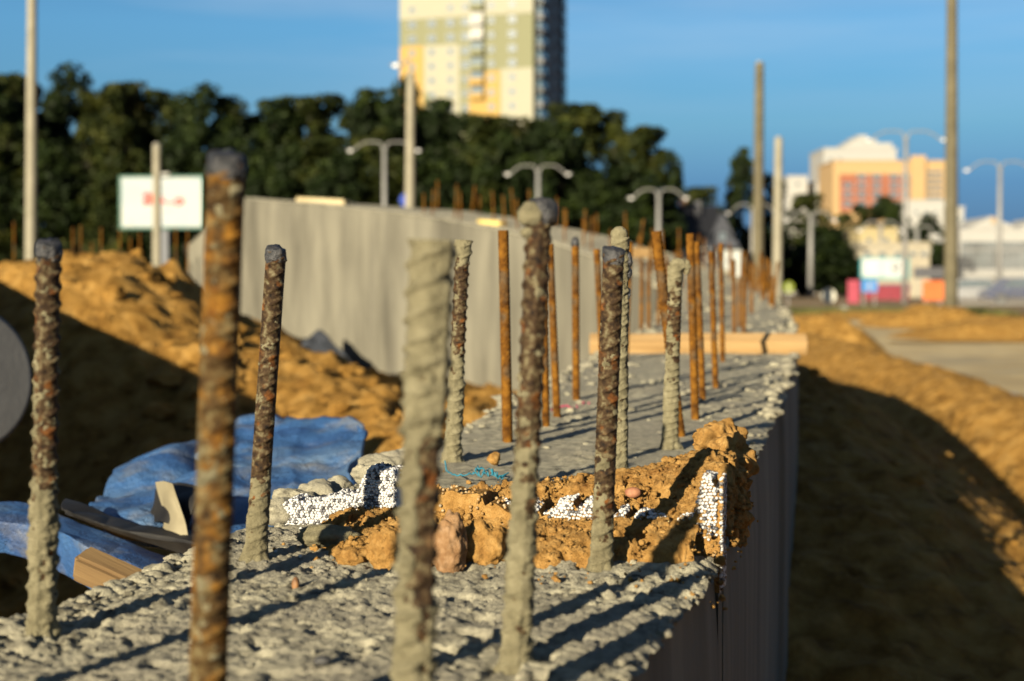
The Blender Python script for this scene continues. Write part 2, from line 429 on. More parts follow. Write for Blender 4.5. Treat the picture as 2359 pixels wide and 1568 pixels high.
def segment(name, s0, s1, step, nu, parent, cap0=False, cap1=False):
    s = np.arange(s0, s1 + step * 0.5, step); s[-1] = s1
    u = np.linspace(0, 1, nu)
    U, SS = np.meshgrid(u, s)
    Pt = wall_pt(U, SS)
    a, b, za, zb = wall_frame(s)
    wdir = (b - a) / np.linalg.norm(b - a, axis=1)[:, None]
    width = np.linalg.norm(b - a, axis=1)
    de = np.minimum(U, 1 - U) * width[:, None]
    X, Y = Pt[..., 0], Pt[..., 1]
    z = Pt[..., 2] + top_relief(X, Y, SS, U)
    rag_i = 0.012 * fbm(s * 9, 0.3, 0, 4, 51) + 0.008 * fbm(s * 40, 1.3, 0, 2, 52)
    rag_o = 0.008 * fbm(s * 12, 7.3, 0, 4, 53) + 0.006 * fbm(s * 45, 3.3, 0, 2, 54)
    wi = np.exp(-(U * width[:, None] / 0.03)); wo = np.exp(-((1 - U) * width[:, None] / 0.03))
    lat = (rag_i[:, None] * wi + rag_o[:, None] * wo)
    X = X + lat * wdir[:, None, 0]; Y = Y + lat * wdir[:, None, 1]
    z = z - 0.012 * np.exp(-de / 0.012) * (0.6 + 0.8 * np.abs(fbm(X * 25, Y * 25, 0, 2, 55)))
    top = np.stack([X, Y, z], -1).reshape(-1, 3)
    F = [grid_faces(nu, len(s))]; mi = [np.zeros(len(F[0]), int)]
    V = [top]; n = len(top)
    def side(col, out):
        nonlocal n
        e = np.stack([X[:, col], Y[:, col], z[:, col]], -1)
        sgn = 1.0 if out else -1.0
        base_xy = (b if out else a)
        rows = [e]
        for dz, inset in ((0.010, 0.004), (0.022, 0.006), (0.06, 0.004), (0.14, 0.0), (0.3, 0.0), (0.6, 0.0), (1.0, 0.0), (2.0, 0.0)):
            prof = 0.0
            yy = base_xy[:, 1]
            if out:   # formwork panel joints on the outer face
                prof = 0.012 * sstep(3.70, 3.73, yy) * (1 - sstep(4.02, 4.03, yy)) + 0.004 * sstep(4.3, 4.33, yy)
            else:
                prof = 0.004 * np.sign(np.sin(s * 5.2)) * sstep(7, 8, yy)
            xy = base_xy - sgn * inset * wdir + sgn * np.asarray(prof)[..., None] * wdir
            wob = 0.003 * fbm(s * 15, dz * 6, 2.0 + sgn, 3, 61)
            xy = xy + sgn * wob[:, None] * wdir
            rows.append(np.stack([xy[:, 0], xy[:, 1], (zb if out else za) - dz], -1))
        R = np.stack(rows, 0).reshape(-1, 3)
        f = grid_faces(len(s), len(rows))
        if out: f = f[:, ::-1]
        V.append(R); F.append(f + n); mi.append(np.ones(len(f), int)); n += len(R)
    side(0, False); side(nu - 1, True)
    def cap(row, flip):
        nonlocal n
        e = np.stack([X[row], Y[row], z[row]], -1); lo = e.copy(); lo[:, 2] = e[:, 2].min() - 2.0
        R = np.concatenate([e, lo]); f = grid_faces(nu, 2)
        if flip: f = f[:, ::-1]
        V.append(R); F.append(f + n); mi.append(np.ones(len(f), int)); n += len(R)
    if cap0: cap(0, True)
    if cap1: cap(-1, False)
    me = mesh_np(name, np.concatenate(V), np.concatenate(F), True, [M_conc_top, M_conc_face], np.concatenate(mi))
    me.attributes.get("sharp_face")
    return link(name, me, parent)
wall = thing("retaining_wall", "long curved cast concrete retaining wall with rebars standing along its top", "wall", (0, 0, 0))
S_END = ARC[-1]
S6 = at_k(7.0)
seg1 = segment("wall_segment", at_k(1.1), S_JOINT, 0.0030, 210, wall, cap0=True, cap1=True)
seg2 = segment("wall_segment", S_JOINT + FOAM_T, S_JOINT + 2.3, 0.0085, 90, wall, cap0=True)
seg3 = segment("wall_segment", S_JOINT + 2.3, S_END, 0.035, 44, wall, cap1=True)
tag(seg1, "rough near end of the wall top in front of the foam joint")
tag(seg2, "smoother wall length just past the foam joint")
tag(seg3, "far curving length of the wall with a tall sunlit inner face")
def wall_top(u, s):
    p = wall_pt(np.array(u, float), np.array(s, float))
    z = p[..., 2] + top_relief(p[..., 0], p[..., 1], np.array(s, float), np.array(u, float))
    return np.stack([p[..., 0], p[..., 1], z], -1)
def top_z(x, y):
    """height of the wall top below (x, y), found by nearest station"""
    best = None
    d = np.hypot(MID[:, 0] - x, MID[:, 1] - y)
    i = int(np.argmin(d))
    for s in np.linspace(ARC[max(i - 8, 0)], ARC[min(i + 8, len(ARC) - 1)], 120):
        a, b, za, zb = wall_frame(np.array(s))
        ab = b - a; t = ((x - a[0]) * ab[0] + (y - a[1]) * ab[1]) / (ab @ ab)
        q = a + ab * t; e = math.hypot(q[0] - x, q[1] - y)
        if best is None or e < best[0]: best = (e, t, s, za * (1 - t) + zb * t)
    return best[3], best[1], best[2]

# ------------------------------------------------------------------ ground, soil and road
def poly_dist(x, y, line):
    d = np.full(x.shape, 1e9)
    for (ax, ay), (bx, by) in zip(line[:-1], line[1:]):
        vx, vy = bx - ax, by - ay
        t = np.clip(((x - ax) * vx + (y - ay) * vy) / (vx * vx + vy * vy + 1e-12), 0, 1)
        d = np.minimum(d, np.hypot(x - ax - t * vx, y - ay - t * vy))
    return d
def inside_poly(x, y, poly):
    r = np.zeros(x.shape, bool)
    n = len(poly)
    for i in range(n):
        (ax, ay), (bx, by) = poly[i], poly[(i + 1) % n]
        c = ((ay > y) != (by > y)) & (x < (bx - ax) * (y - ay) / (by - ay + 1e-12) + ax)
        r ^= c
    return r
def street_level(x, y):
    return -0.45 * (1 - sstep(26, 44, y))
def soil_height(x, y):
    li, lo = IN_C[::6], OUT_C[::6]
    pit = np.vstack([MID[::6], [(-3.2, 14.5), (-7.2, 14.5), (-7.2, -4), (-1.4, -4)]])
    ins = inside_poly(x, y, pit)
    d_out = poly_dist(x, y, lo); d_in = poly_dist(x, y, li)
    # right of the wall: soil falling from the wall's foot into a ditch, then a long bank, then the lower sand road
    foot = np.interp(y, [-4, 2, 3, 4, 5, 6, 9, 12, 16], [-1.0, -0.75, -0.45, -0.18, 0.04, 0.17, 0.27, 0.2, 0.05])
    ditch = np.interp(y, [-4, 2, 4, 7, 9.5, 12, 16, 20, 24], [-1.1, -0.95, -0.88, -0.82, -0.74, -0.60, -0.32, -0.10, -0.05])
    xr = 4.08 + 0.15 * fbm(y * .5, 3.0, 0, 2, 66) + 0.012 * (y - 12)
    bank = np.interp(y, [-4, 6, 9, 12, 14, 16, 19, 22, 26], [-0.6, -0.50, -0.38, -0.27, -0.12, -0.02, 0.06, 0.12, 0.08])
    street = street_level(x, y)
    t = sstep(0.0, 1.0, d_out / np.maximum(d_out + np.maximum(xr - 0.75 - x, 0) + 1e-6, .3))
    right = foot * (1 - t) + ditch * t
    e = x - xr
    right = np.where(e > -0.75, ditch + (bank - ditch) * sstep(-0.75, 0.0, e), right)
    right = np.where(e > 0, street + (bank - street) * (1 - sstep(0.1, 1.1, e)), right)
    lump = 0.045 * fbm(x * 1.3, y * 1.3, 0, 4, 71) + 0.06 * np.abs(fbm(x * 4.2, y * 4.2, 0, 3, 72)) + 0.042 * fbm(x * 12, y * 12, 0, 4, 73, .62)
    right = right + lump * (1 - 0.86 * sstep(0.3, 1.2, e))
    # inside the curve: a pit filled unevenly with excavated soil, heaped up at the back left
    zr = np.interp(x, [-8, -4, -2.85, -2.5, -2.15, -1.7, -1.37, -1.09, -.73, -.4, 0, .5, 1], [.72, .80, .80, .93, .92, .64, .45, .35, .26, .20, .15, .12, .10])
    yr = np.interp(x, [-8, -2.2, -1.1, -.4, .3, 1], [9.0, 9.0, 8.3, 6.4, 7.6, 9.5])
    wf = np.interp(x, [-8, -2.2, -1.1, -.4, .3], [3.2, 3.0, 3.2, 2.6, 2.6])
    q = (y - yr) / wf
    left = -0.50 + (zr + 0.50) * np.where(q < 0, sstep(-1.0, 0.0, q) ** .9, 1 - 0.35 * sstep(0, 1.2, q))
    left = left + 0.42 * np.exp(-((x + .78) / .75) ** 2 - ((y - 3.55) / .55) ** 2)
    c1, c2, cid = worley2(x * 4.5 + 0.5 * fbm(x * 3, y * 3, 0, 2, 80), y * 4.5, 81)
    clod = np.clip(1 - c1 * 1.25, 0, 1) ** 0.8 * 0.10 * (cid > 0.45) * (0.3 + cid) * (1 + .6 * fbm(x * 9, y * 9, 1, 3, 86))
    d1, d2, did = worley2(x * 11 + .6 * fbm(x * 8, y * 8, 0, 2, 85), y * 11, 83)
    clod2 = np.clip(1 - d1 * 1.3, 0, 1) ** 0.8 * 0.035 * (did > 0.4)
    left = left + (0.10 * fbm(x * 1.8, y * 1.8, 0, 4, 77) + clod * .42 + clod2 * .75 + 0.034 * fbm(x * 16, y * 16, 0, 4, 78, .6))
    h = np.where(ins, left, right)
    out_left = (~ins) & (x < 0.2)
    h = np.where(out_left & (y > 8), 0.02 * fbm(x * 1.3, y * 1.3, 0, 3, 79), h)
    edge = np.minimum.reduce([x + 8, (34 - x) * .3, y + 4, (50 - y) * .3])
    return h * sstep(0, 1.2, edge) + 0.0
xs = np.concatenate([np.arange(-8, -4, 0.10), np.arange(-4, 3.4, 0.03), np.arange(3.4, 6, 0.05), np.arange(6, 12, .16), np.arange(12, 35, 1.0)]); xs[-1] = 34
ys = np.concatenate([np.arange(-4, 1.5, 0.12), np.arange(1.5, 12, 0.032), np.arange(12, 24, 0.08), np.arange(24, 51, .4)]); ys[-1] = 50
GX, GY = np.meshgrid(xs, ys)
GZ = soil_height(GX, GY)
tag(link("soil_ground", mesh_np("soil_ground", np.stack([GX, GY, GZ], -1), grid_faces(len(xs), len(ys)), True, M_soil)), kind="structure")
M_far_ground = make_mat("far dusty ground", [(0.3, (0.16, 0.10, 0.045)), (0.5, (0.22, 0.145, 0.06)), (0.7, (0.28, 0.20, 0.10))], 0.15, 8, 0.95)
fg = Geo()
for (x0, x1, y0, y1) in ((-2500, -8, -4, 50), (34, 2500, -4, 50), (-2500, 2500, 50, 4000), (-2500, 2500, -800, -4)):
    fg.add([(x0, y0, 0), (x1, y0, 0), (x1, y1, 0), (x0, y1, 0)], [(0, 1, 2, 3)])
tag(fg.make("ground", M_far_ground), kind="structure")
M_road = make_mat("compacted sand road", [(0.32, (0.36, 0.27, 0.13)), (0.5, (0.50, 0.39, 0.20)), (0.68, (0.58, 0.47, 0.27))], 0.8, 8, 0.95, bump=0.6, bscale=20,
                  cols2=[(0.4, (0.28, 0.23, 0.14)), (0.6, (0.36, 0.30, 0.18))], scale2=0.5, mix2=(0.5, 0.65))
RY = np.arange(8.0, 41, 0.4)
RU = np.linspace(0, 1, 40)
RL = np.interp(RY, [8, 12, 16, 22, 28, 41], [5.0, 5.05, 5.1, 5.3, 5.6, 7.5]); RR = np.interp(RY, [8, 41], [18, 24])
RXX = RL[:, None] * (1 - RU) + RR[:, None] * RU; RYY = np.repeat(RY[:, None], len(RU), 1)
RZ = soil_height(RXX, RYY) + 0.03 + 0.008 * fbm(RXX * 0.7, RYY * 0.7, 0, 3, 91)
tag(link("sand_road", mesh_np("sand_road", np.stack([RXX, RYY, RZ], -1), grid_faces(len(RU), len(RY)), True, M_road)), kind="structure")
# kerb strip and puddled edge along the road
M_kerb = flat_mat("grey kerb", (0.23, 0.24, 0.25), 0.7)
kb = Geo()
kl = [(np.interp(y, RY, RL) - 0.05, y) for y in np.arange(9.5, 20, 0.75)]
for (x0, y0), (x1, y1) in zip(kl[:-1], kl[1:]):
    kb.box(((x0 + x1) / 2, (y0 + y1) / 2, -0.40), (0.16, math.hypot(x1 - x0, y1 - y0) - 0.01, 0.22), math.atan2(y1 - y0, x1 - x0) - math.pi / 2)
tag(kb.make("kerb", M_kerb), kind="structure")

def mound(name, c, r, h, label, seed, mat=None):
    n = 46
    a = np.linspace(-1, 1, n); A, B = np.meshgrid(a, a)
    R = np.hypot(A, B)
    hh = h * np.clip(1.08 * np.exp(-(R * 1.35) ** 4) - 0.08, -0.02, 2) * (1 - .35 * R) * (1 + 0.5 * fbm(A * 2 + seed, B * 2, 0, 3, seed)) + h * 0.10 * np.abs(fbm(A * 7, B * 7, seed, 3, seed + 1)) * (R < 0.9)
    V = np.stack([A * r[0], B * r[1], hh], -1)
    o = link(name, mesh_np(name, V, grid_faces(n, n), True, mat or M_soil), None, c)
    return tag(o, label, "soil heap", "soil heaps beside the sand road")
for (px, py, d, rpx, ry, hpx, lab, sd) in (
        (2030, 722, 40, 70, 0.9, 0, "small round orange soil heap at the back edge of the sand road", 3),
        (2135, 706, 38, 190, 1.8, 0, "wide low orange soil heap under the orange sign", 5),
        (2330, 728, 34, 330, 2.2, 0, "long brown soil heap right of the tall dark pole", 8),
        (1890, 742, 26, 190, 1.4, 0, "low soil heap just behind the far bend of the wall", 9),
        (2010, 712, 44, 300, 1.6, 0, "low ragged soil heap with grass on its top in front of the red fence", 12)):
    p = P(px, py, d)
    zb = float(soil_height(np.array([p.x]), np.array([float(d)]))[0])
    mound("soil_heap", (p.x, d, zb - 0.02), (rpx * S(d), ry, 1), max(.1, p.z - zb) * 1.05, lab, sd)
# grass verge: many small blades, one stuff object
gv = []; gf = []; n = 0
M_grass = make_mat("verge grass", [(0.35, (0.05, 0.055, 0.012)), (0.65, (0.11, 0.115, 0.025))], 3, 4, 0.9)
for i in range(2600):
    x = random.uniform(8.3, 14.5); y = random.gauss(47, 1.5)
    w = 0.03; hgt = random.uniform(0.10, 0.32); a = random.uniform(0, math.pi); lx, ly = random.gauss(0, .06), random.gauss(0, .06)
    gv += [(x - w * math.cos(a), y - w * math.sin(a), 0), (x + w * math.cos(a), y + w * math.sin(a), 0), (x + lx, y + ly, hgt)]
    gf.append((n, n + 1, n + 2)); n += 3
tag(link("grass", mesh_np("grass", gv, gf, False, M_grass)), "thin green grass strip behind the sand road", "grass", kind="stuff")

# loose clods of dug soil on the heap and the right bank
cl_items = []
for k in range(700):
    if k < 430: x = random.uniform(-3.6, 0.1); y = random.uniform(4.6, 9.6)
    else: x = random.uniform(1.4, 4.4); y = random.uniform(4.5, 18)
    if k >= 430 and poly_dist(np.array([x]), np.array([y]), OUT_C[::6])[0] < .15: continue
    if k < 430 and not inside_poly(np.array([x]), np.array([y]), np.vstack([IN_C[::6], [(-7, 14.5), (-7, -4)]]))[0]: continue
    z = float(soil_height(np.array([x]), np.array([y]))[0])
    r = min(.085 if k < 430 else .035, random.lognormvariate(-3.9 if k < 430 else -4.1, .55))
    cl_items.append(((x, y, z + r * .25), (r, r * random.uniform(.7, 1), r * random.uniform(.5, .85)), random.uniform(0, 99)))
V, F = lumps(cl_items, 2, .85, 2.0)
tag(link("soil_clods", mesh_np("soil_clods", V, F, False, M_soil)), "loose clods of dug orange soil scattered over the heap and the bank", "soil clods", kind="stuff")
# ------------------------------------------------------------------ joint: foam board, soil pile, clods
def joint_frame(u, w):
    """xyz on the nominal wall top at width fraction u, w metres along the wall from the joint"""
    return wall_pt(u, S_JOINT + np.asarray(w, float))
foam = thing("foam_board", "broken white foam joint board with grey beads poking out of the orange soil", "foam board")
UF = [0.0, .05, .12, .20, .235, .27, .34, .42, .5, .56, .62, .68, .74, .80, .86, .91, .945, .968, 1.0]
HF = [.022, .030, .034, .046, .080, .082, .066, .056, .058, .048, .046, .056, .054, .048, .042, .038, .044, .098, .092]
def stain(u, z): return np.where(np.asarray(u) > .30, 1, 0) * (fbm(np.asarray(u) * 13, np.asarray(z) * 22, 0, 3, 57) + .18 - 6 * (np.asarray(z) - .035) * (np.asarray(u) < .93)) - np.where(np.asarray(u) > .30, 0, 1)
def foam_h(u):
    u = np.asarray(u)
    return foam_h0(u) - np.where(u > .3, .012 * (fbm(u * 22, 0.4, 0, 3, 59) > .08), 0) + .005 * fbm(u * 30, 2.0, 0, 3, 58)
def foam_h0(u): return np.interp(u, UF, HF) + 0.004 * noise3(np.asarray(u) * 40, 0, 0, 5)
fu = np.linspace(0.0, 1.0, 120)
fr = []
for w, zsel in ((-0.001, 'lo'), (0.001, 'hi'), (FOAM_T - 0.002, 'hi'), (FOAM_T + 0.001, 'lo')):
    p = joint_frame(fu, np.full_like(fu, w))
    p[:, 2] += (foam_h(fu) - 0.004) if zsel == 'hi' else -0.045
    fr.append(p)
Vf = np.concatenate(fr); Ff = list(grid_faces(len(fu), 4))
fc = [tuple(q) for q in Ff] + [(0, len(fu), 2 * len(fu), 3 * len(fu)), (len(fu) * 4 - 1, len(fu) * 3 - 1, len(fu) * 2 - 1, len(fu) - 1)]
gfm = Geo(); gfm.add(Vf, fc)
core = gfm.make("foam_core", M_bead, foam)
core.data.materials.append(M_soil_fine)
for p_ in core.data.polygons:
    if p_.index < len(Ff) and (p_.index % (len(fu) - 1)) > .31 * len(fu): p_.material_index = 1
fl = []
for w, zz in ((-0.0, -2.2), (-0.0, -.047), (FOAM_T, -.047), (FOAM_T, -2.2)):
    p = joint_frame(np.array([0.004, .25, .5, .75, .997]), np.full(5, w)); p[:, 2] += zz; fl.append(p)
gj = Geo(); gj.add(np.concatenate(fl), [tuple(q) for q in grid_faces(5, 4)] + [(0, 5, 10, 15), (19, 14, 9, 4)])
gj.make("joint_filler", M_conc_face, wall)
bw, bg, bs = [], [], []
def add_bead(p, r, grey, st=0.0):
    if st > .16:
        if random.random() < .93: return
        bs.append((p, (r, r, r), random.uniform(0, 90))); return
    if st > -.02 and random.random() < .3:
        bs.append((p, (r, r, r), random.uniform(0, 90))); return
    if grey: r *= 1.22
    (bg if grey else bw).append((p, (r, r, r * random.uniform(.8, 1)), random.uniform(0, 90)))
wid = 0.63
sp = 0.0041
for i in range(int(wid / sp)):
    for j in range(26):
        u = (i + 0.5 * (j % 2) + random.uniform(-.25, .25)) * sp / wid
        z = j * sp * 0.9 + random.uniform(-.001, .001)
        if not 0 <= u <= 1: continue
        if z > foam_h(u) - 0.002: continue
        p = joint_frame(u, -0.001 - random.uniform(0, .0015)); p[2] += z
        add_bead(p, random.uniform(.0021, .0028), random.random() < (0.20 if u < .33 else .10), float(stain(u, z)))
    for j in range(12):
        u = (i + 0.5 * (j % 2) + random.uniform(-.25, .25)) * sp / wid
        if not 0 <= u <= 1: continue
        w = j * sp * 0.88
        p = joint_frame(u, w); p[2] += foam_h(u) - 0.003 + random.uniform(-.001, .0015)
        add_bead(p, random.uniform(.0021, .0028), random.random() < (0.24 if u < .33 else .10), float(stain(u, .03 + w)))
for i in range(900):   # the end of the board, seen on the wall's shaded outer side
    w = random.uniform(0.001, FOAM_T - .002); z = random.uniform(-.042, 0.092)
    p = joint_frame(1.0, w); p[2] += z
    p[0] += 0.0005 + random.uniform(0, .001)
    add_bead(p, random.uniform(.0024, .0032), random.random() < .16)
for k in range(26):     # loose beads on the concrete
    u = random.uniform(0.02, .6); w = random.uniform(-.22, -.02)
    q = wall_top(u, S_JOINT + w); q[2] += .002
    add_bead(q, .0026, random.random() < .2)
for nm, lst, mt in (("white_beads", bw, M_bead), ("grey_beads", bg, M_bead_grey), ("stained_beads", bs, M_bead_stained)):
    V, F = lumps(lst, 1, 0.0)
    tag(link(nm, mesh_np(nm, V, F, True, mt), foam), kind="stuff")

# soil pile over the joint (heights above the wall top in metres)
def pile_h(u, w):
    u = np.asarray(u, float); w = np.asarray(w, float)
    toe = np.interp(u, [.10, .18, .3, .42, .55, .7, .85, 1.0, 1.1], [-.06, -.17, -.215, -.20, -.17, -.15, -.10, -.045, -.02])
    back = np.interp(u, [.10, .2, .36, .5, .62, .75, .88, 1.0, 1.1], [-.03, -.02, .10, .20, .30, .38, .46, .50, .42])
    crest = np.interp(u, [.10, .2, .3, .42, .55, .68, .80, .88, .95, 1.03, 1.1], [.0, .02, .026, .044, .056, .062, .074, .088, .098, .085, .03])
    apron = np.interp(u, [.10, .2, .3, .42, .55, .68, .80, .90, 1.0], [.018, .026, .026, .030, .026, .030, .034, .036, .034])
    tf = np.clip((w - toe) / np.maximum(-.012 - toe, .02), 0, 1)
    tb = np.clip((w - .02) / np.maximum(back - .02, .02), 0, 1)
    fr_ = apron * np.clip(tf, 0, 1) ** .55
    wpk = .34
    bk_ = np.where(tb < wpk, apron + (crest - apron) * sstep(0, wpk, tb), crest * (1 - sstep(wpk, 1.0, tb)) ** .8)
    bk_ = np.where(back > .03, bk_, 0)
    prof = np.where(w < .02, fr_, bk_)
    crest = 1.0
    front = 1.0
    dip = 1 - 0.7 * np.exp(-((u - .50) / .08) ** 2 - ((w + .04) / .03) ** 2)
    left_cut = sstep(.11, .20, u)
    return crest * prof * left_cut * dip * front
NU_, NW_ = 340, 310
pu, pw = np.meshgrid(np.linspace(.08, 1.014, NU_), np.linspace(-.24, .54, NW_))
pu = np.where(pw < .06, np.minimum(pu, .955 + .03 * (pu - .9)), pu)
pb = joint_frame(np.clip(pu, 0, 1), pw)
a_, b_, _, _ = wall_frame(S_JOINT + pw)
ov = np.clip(pu - 1, 0, 1)[..., None] * (b_ - a_)
pb[..., :2] += ov
hh = pile_h(pu, pw)
mask = sstep(0.0, 0.012, hh)
n1 = fbm(pb[..., 0] * 14, pb[..., 1] * 14, 0, 4, 101)
w1, _, wid1 = worley2(pb[..., 0] * 38 + .5 * n1, pb[..., 1] * 38, 102)
w2, _, wid2 = worley2(pb[..., 0] * 95, pb[..., 1] * 95 + .4 * n1, 103)
w3, _, wid3 = worley2(pb[..., 0] * 190, pb[..., 1] * 190, 104)
n2 = fbm(pb[..., 0] * 60, pb[..., 1] * 60, 0, 4, 106, .62)
rel = 0.007 * n1 + 0.004 * n2 + 0.0035 * np.clip(1 - w1 * 1.4, 0, 1) * (wid1 > .7) * (1 + n2) + 0.0018 * np.clip(1 - w2 * 1.4, 0, 1) * (wid2 > .5) + 0.0016 * np.clip(1 - w3 * 1.4, 0, 1)
rel = rel * np.where(pw < .03, .7, 1.0) + 0.0032 * (np.abs(fbm(pb[..., 0] * 105, pb[..., 1] * 85, 2.0, 4, 111, .65)) * 2 - .5) + 0.0016 * fbm(pb[..., 0] * 330, pb[..., 1] * 330, 0, 2, 112)
holes = sstep(.63, .68, fbm(pb[..., 0] * 45, pb[..., 1] * 45, 3, 2, 105) * .5 + .5)
pz = pb[..., 2] + hh + mask * rel - 0.011 * holes * mask - (1 - mask) * 0.03
spill = np.clip(pu - 1.0, 0, 1)
pz -= 3.2 * spill * 0.63
side = 0.006 * fbm(pb[..., 0] * 60, pb[..., 1] * 60, pz * 60, 3, 107) * mask
pile = link("soil_pile", mesh_np("soil_pile", np.stack([pb[..., 0] + side, pb[..., 1] - side, pz], -1), grid_faces(NU_, NW_), True, M_soil_fine))
tag(pile, "crumbly orange soil piled across the foam joint on the wall top", "soil pile")
cr_items = []
for k in range(3200):
    u = random.uniform(.13, 1.04); w = random.gauss(.06, .17)
    h = float(pile_h(u, w))
    if h < .006 and random.random() < .8: continue
    if w < -.25 or w > .55: continue
    q = joint_frame(min(u, 1), w)
    if u > 1: q[0] += (u - 1) * .58; q[1] -= (u - 1) * .25; q[2] -= (u - 1) * 1.2
    q[2] += h + random.uniform(-.004, .004)
    r = min(.009, max(.0013, random.lognormvariate(-6.35, .6)))
    cr_items.append((q, (r, r * random.uniform(.7, 1.1), r * random.uniform(.6, 1)), random.uniform(0, 99)))
for k in range(70):    # clumps hanging over the outer edge of the wall
    w = random.gauss(.27, .08); t = random.random()
    q = joint_frame(1.0, w)
    q[0] += random.uniform(-.015, .014) * (1 - t * .6); q[2] += .075 - t * .115 * max(0, 1 - abs(w - .27) * 3.2) + random.uniform(-.01, .01)
    r = random.uniform(.005, .015)
    cr_items.append((q, (r, r, r * .9), random.uniform(0, 99)))
V, F = lumps(cr_items, 2, .85, 2.2)
tag(link("soil_crumbs", mesh_np("soil_crumbs", V, F, True, M_soil_fine), pile), kind="stuff")

def lump_obj(name, px, py, d, r, label, cat, mat, sub=4, rough=.4, freq=1.5, seed=1.0, group=None, fine=0.0, z=None):
    p = P(px, py, d)
    if z is not None: p.z = z
    V, F = lumps([((0, 0, 0), r, seed)], sub, rough, freq)
    if fine: V = V * (1 + fine * fbm(V[:, 0] * 120, V[:, 1] * 120, V[:, 2] * 120, 3, 3))[:, None]
    return tag(link(name, mesh_np(name, V, F, True, mat), None, p), label, cat, group)
lump_obj("soil_clod", 1035, 1258, 1.80, (.021, .018, .036), "upright pinkish clod beside the mortar-caked bar at the foot of the soil pile", "clod", M_clod, 5, .35, 1.4, 2.2, "clods at the foot of the pile", .10)
lump_obj("soil_clod", 1117, 1268, 1.83, (.026, .02, .034), "broad orange clod right of the pinkish one, half in shade", "clod", M_soil_fine, 5, .40, 1.6, 5.4, "clods at the foot of the pile", .10)
lump_obj("soil_clod", 905, 1268, 1.84, (.030, .02, .026), "orange clod at the left end of the soil pile", "clod", M_soil_fine, 5, .45, 1.6, 7.7, "clods at the foot of the pile", .10)
lump_obj("soil_clod", 815, 1283, 1.84, (.020, .016, .013), "small low orange clod nearest the foam at the left", "clod", M_soil_fine, 4, .45, 1.6, 9.1, "clods at the foot of the pile", .10)
lump_obj("soil_clod", 1138, 1055, 2.62, (.011, .010, .011), "tiny orange clod on the grey top behind the pile, near the thin blue fibres", "clod", M_soil_fine, 3, .4, 1.6, 3.9, None, .1)
lump_obj("soil_clod", 1655, 1010, 2.26, (.036, .03, .026), "knobbly top clod of the soil pile at the right edge of the wall", "clod", M_soil_fine, 5, .5, 1.8, 11.3, "clods on the crest of the pile", .12)
lump_obj("soil_clod", 1672, 1062, 2.18, (.036, .03, .036), "clod hanging over the right edge of the wall below the crest", "clod", M_soil_fine, 5, .5, 1.8, 12.9, "clods on the crest of the pile", .12)
lump_obj("mortar_lump", 750, 1235, 1.93, (.036, .022, .014), "grey mortar lump lying in front of the foam beads", "mortar lump", M_mortar, 4, .4, 1.5, 4.1)
lump_obj("pebble", 681, 1346, 1.70, (.0045, .005, .009), "small brown pebble standing on the grey concrete", "pebble", M_pebble, 3, .2, 1.2, 3.3)
lump_obj("pebble", 742, 1521, 1.375, (.0075, .006, .004), "small black pebble in a bar's shadow near the bottom edge", "pebble", M_pebble_dark, 3, .2, 1.2, 6.3)
lump_obj("pebble", 1457, 1134, 1.99, (.0105, .007, .007), "reddish pebble set in the orange soil behind the focused bar", "pebble", M_pebble_red, 3, .15, 1.2, 8.3)
# mortar spilled along both lips of the near wall top, with loose crumbs
sp_items = []
for k in range(420):
    s = random.uniform(at_k(1.4), S_JOINT - .02); u = abs(random.gauss(0, .035)) - .008
    q = wall_top(max(u, 0), s); r = min(.017, random.lognormvariate(-5.2, .5))
    q[0] -= .006
    sp_items.append((q + np.array([0, 0, -r * .35]), (r * 1.2, r * 1.2, r * .7), random.uniform(0, 99)))
for k in range(60):
    s = random.uniform(at_k(1.2), S_JOINT - .005); u = 1 - abs(random.gauss(0, .018))
    q = wall_top(min(u, 1), s); r = min(.013, random.lognormvariate(-5.4, .45))
    q[0] += .003
    sp_items.append((q + np.array([0, 0, -.004 - r * .4]), (r * 1.1, r * 1.4, r * .7), random.uniform(0, 99)))
for k in range(900):
    s = random.uniform(at_k(1.3), S_JOINT - .02); u = random.random() ** 1.3
    q = wall_top(u, s); r = min(.008, random.lognormvariate(-6.3, .5))
    sp_items.append((q + np.array([0, 0, 0]), (r, r * 1.2, r * .7), random.uniform(0, 99)))
V, F = lumps(sp_items, 2, .75, 2.2)
tag(link("mortar_crumbs", mesh_np("mortar_crumbs", V, F, True, M_conc_top), wall), kind="stuff")
sp_items = []
for k in range(1300):
    s = S_JOINT + random.uniform(.1, 10); u = random.choice([random.random(), 1 - abs(random.gauss(0, .05)), abs(random.gauss(0, .06))])
    u = min(max(u, .004), .996)
    q = wall_top(u, s); r = min(.03, random.lognormvariate(-5.0 if s > S_JOINT + 1.4 else -5.9, .5))
    sp_items.append((q + np.array([0, 0, r * .1]), (r * 1.2, r * 1.3, r * .6), random.uniform(0, 99)))
V, F = lumps(sp_items, 2, .75, 2.2)
tag(link("mortar_crumbs", mesh_np("mortar_crumbs", V, F, True, M_conc_top), wall), kind="stuff")
# mortar ridge on the left behind the foam
sp_items = []
for px, py, d, r in ((640, 1160, 2.14, .022), (680, 1140, 2.20, .026), (730, 1125, 2.26, .026), (775, 1115, 2.3, .022), (850, 1080, 2.42, .018), (880, 1062, 2.6, .030), (915, 1050, 2.72, .026), (940, 1045, 2.8, .03)):
    p = P(px, py, d); sp_items.append(((p.x, p.y, p.z - r * .5), (r * 1.4, r, r * .9), px * .13))
V, F = lumps(sp_items, 4, .45, 1.7)
tag(link("mortar_ridge", mesh_np("mortar_ridge", V, F, True, M_conc_top), wall), "ragged mortar ridge on the inner lip behind the foam")
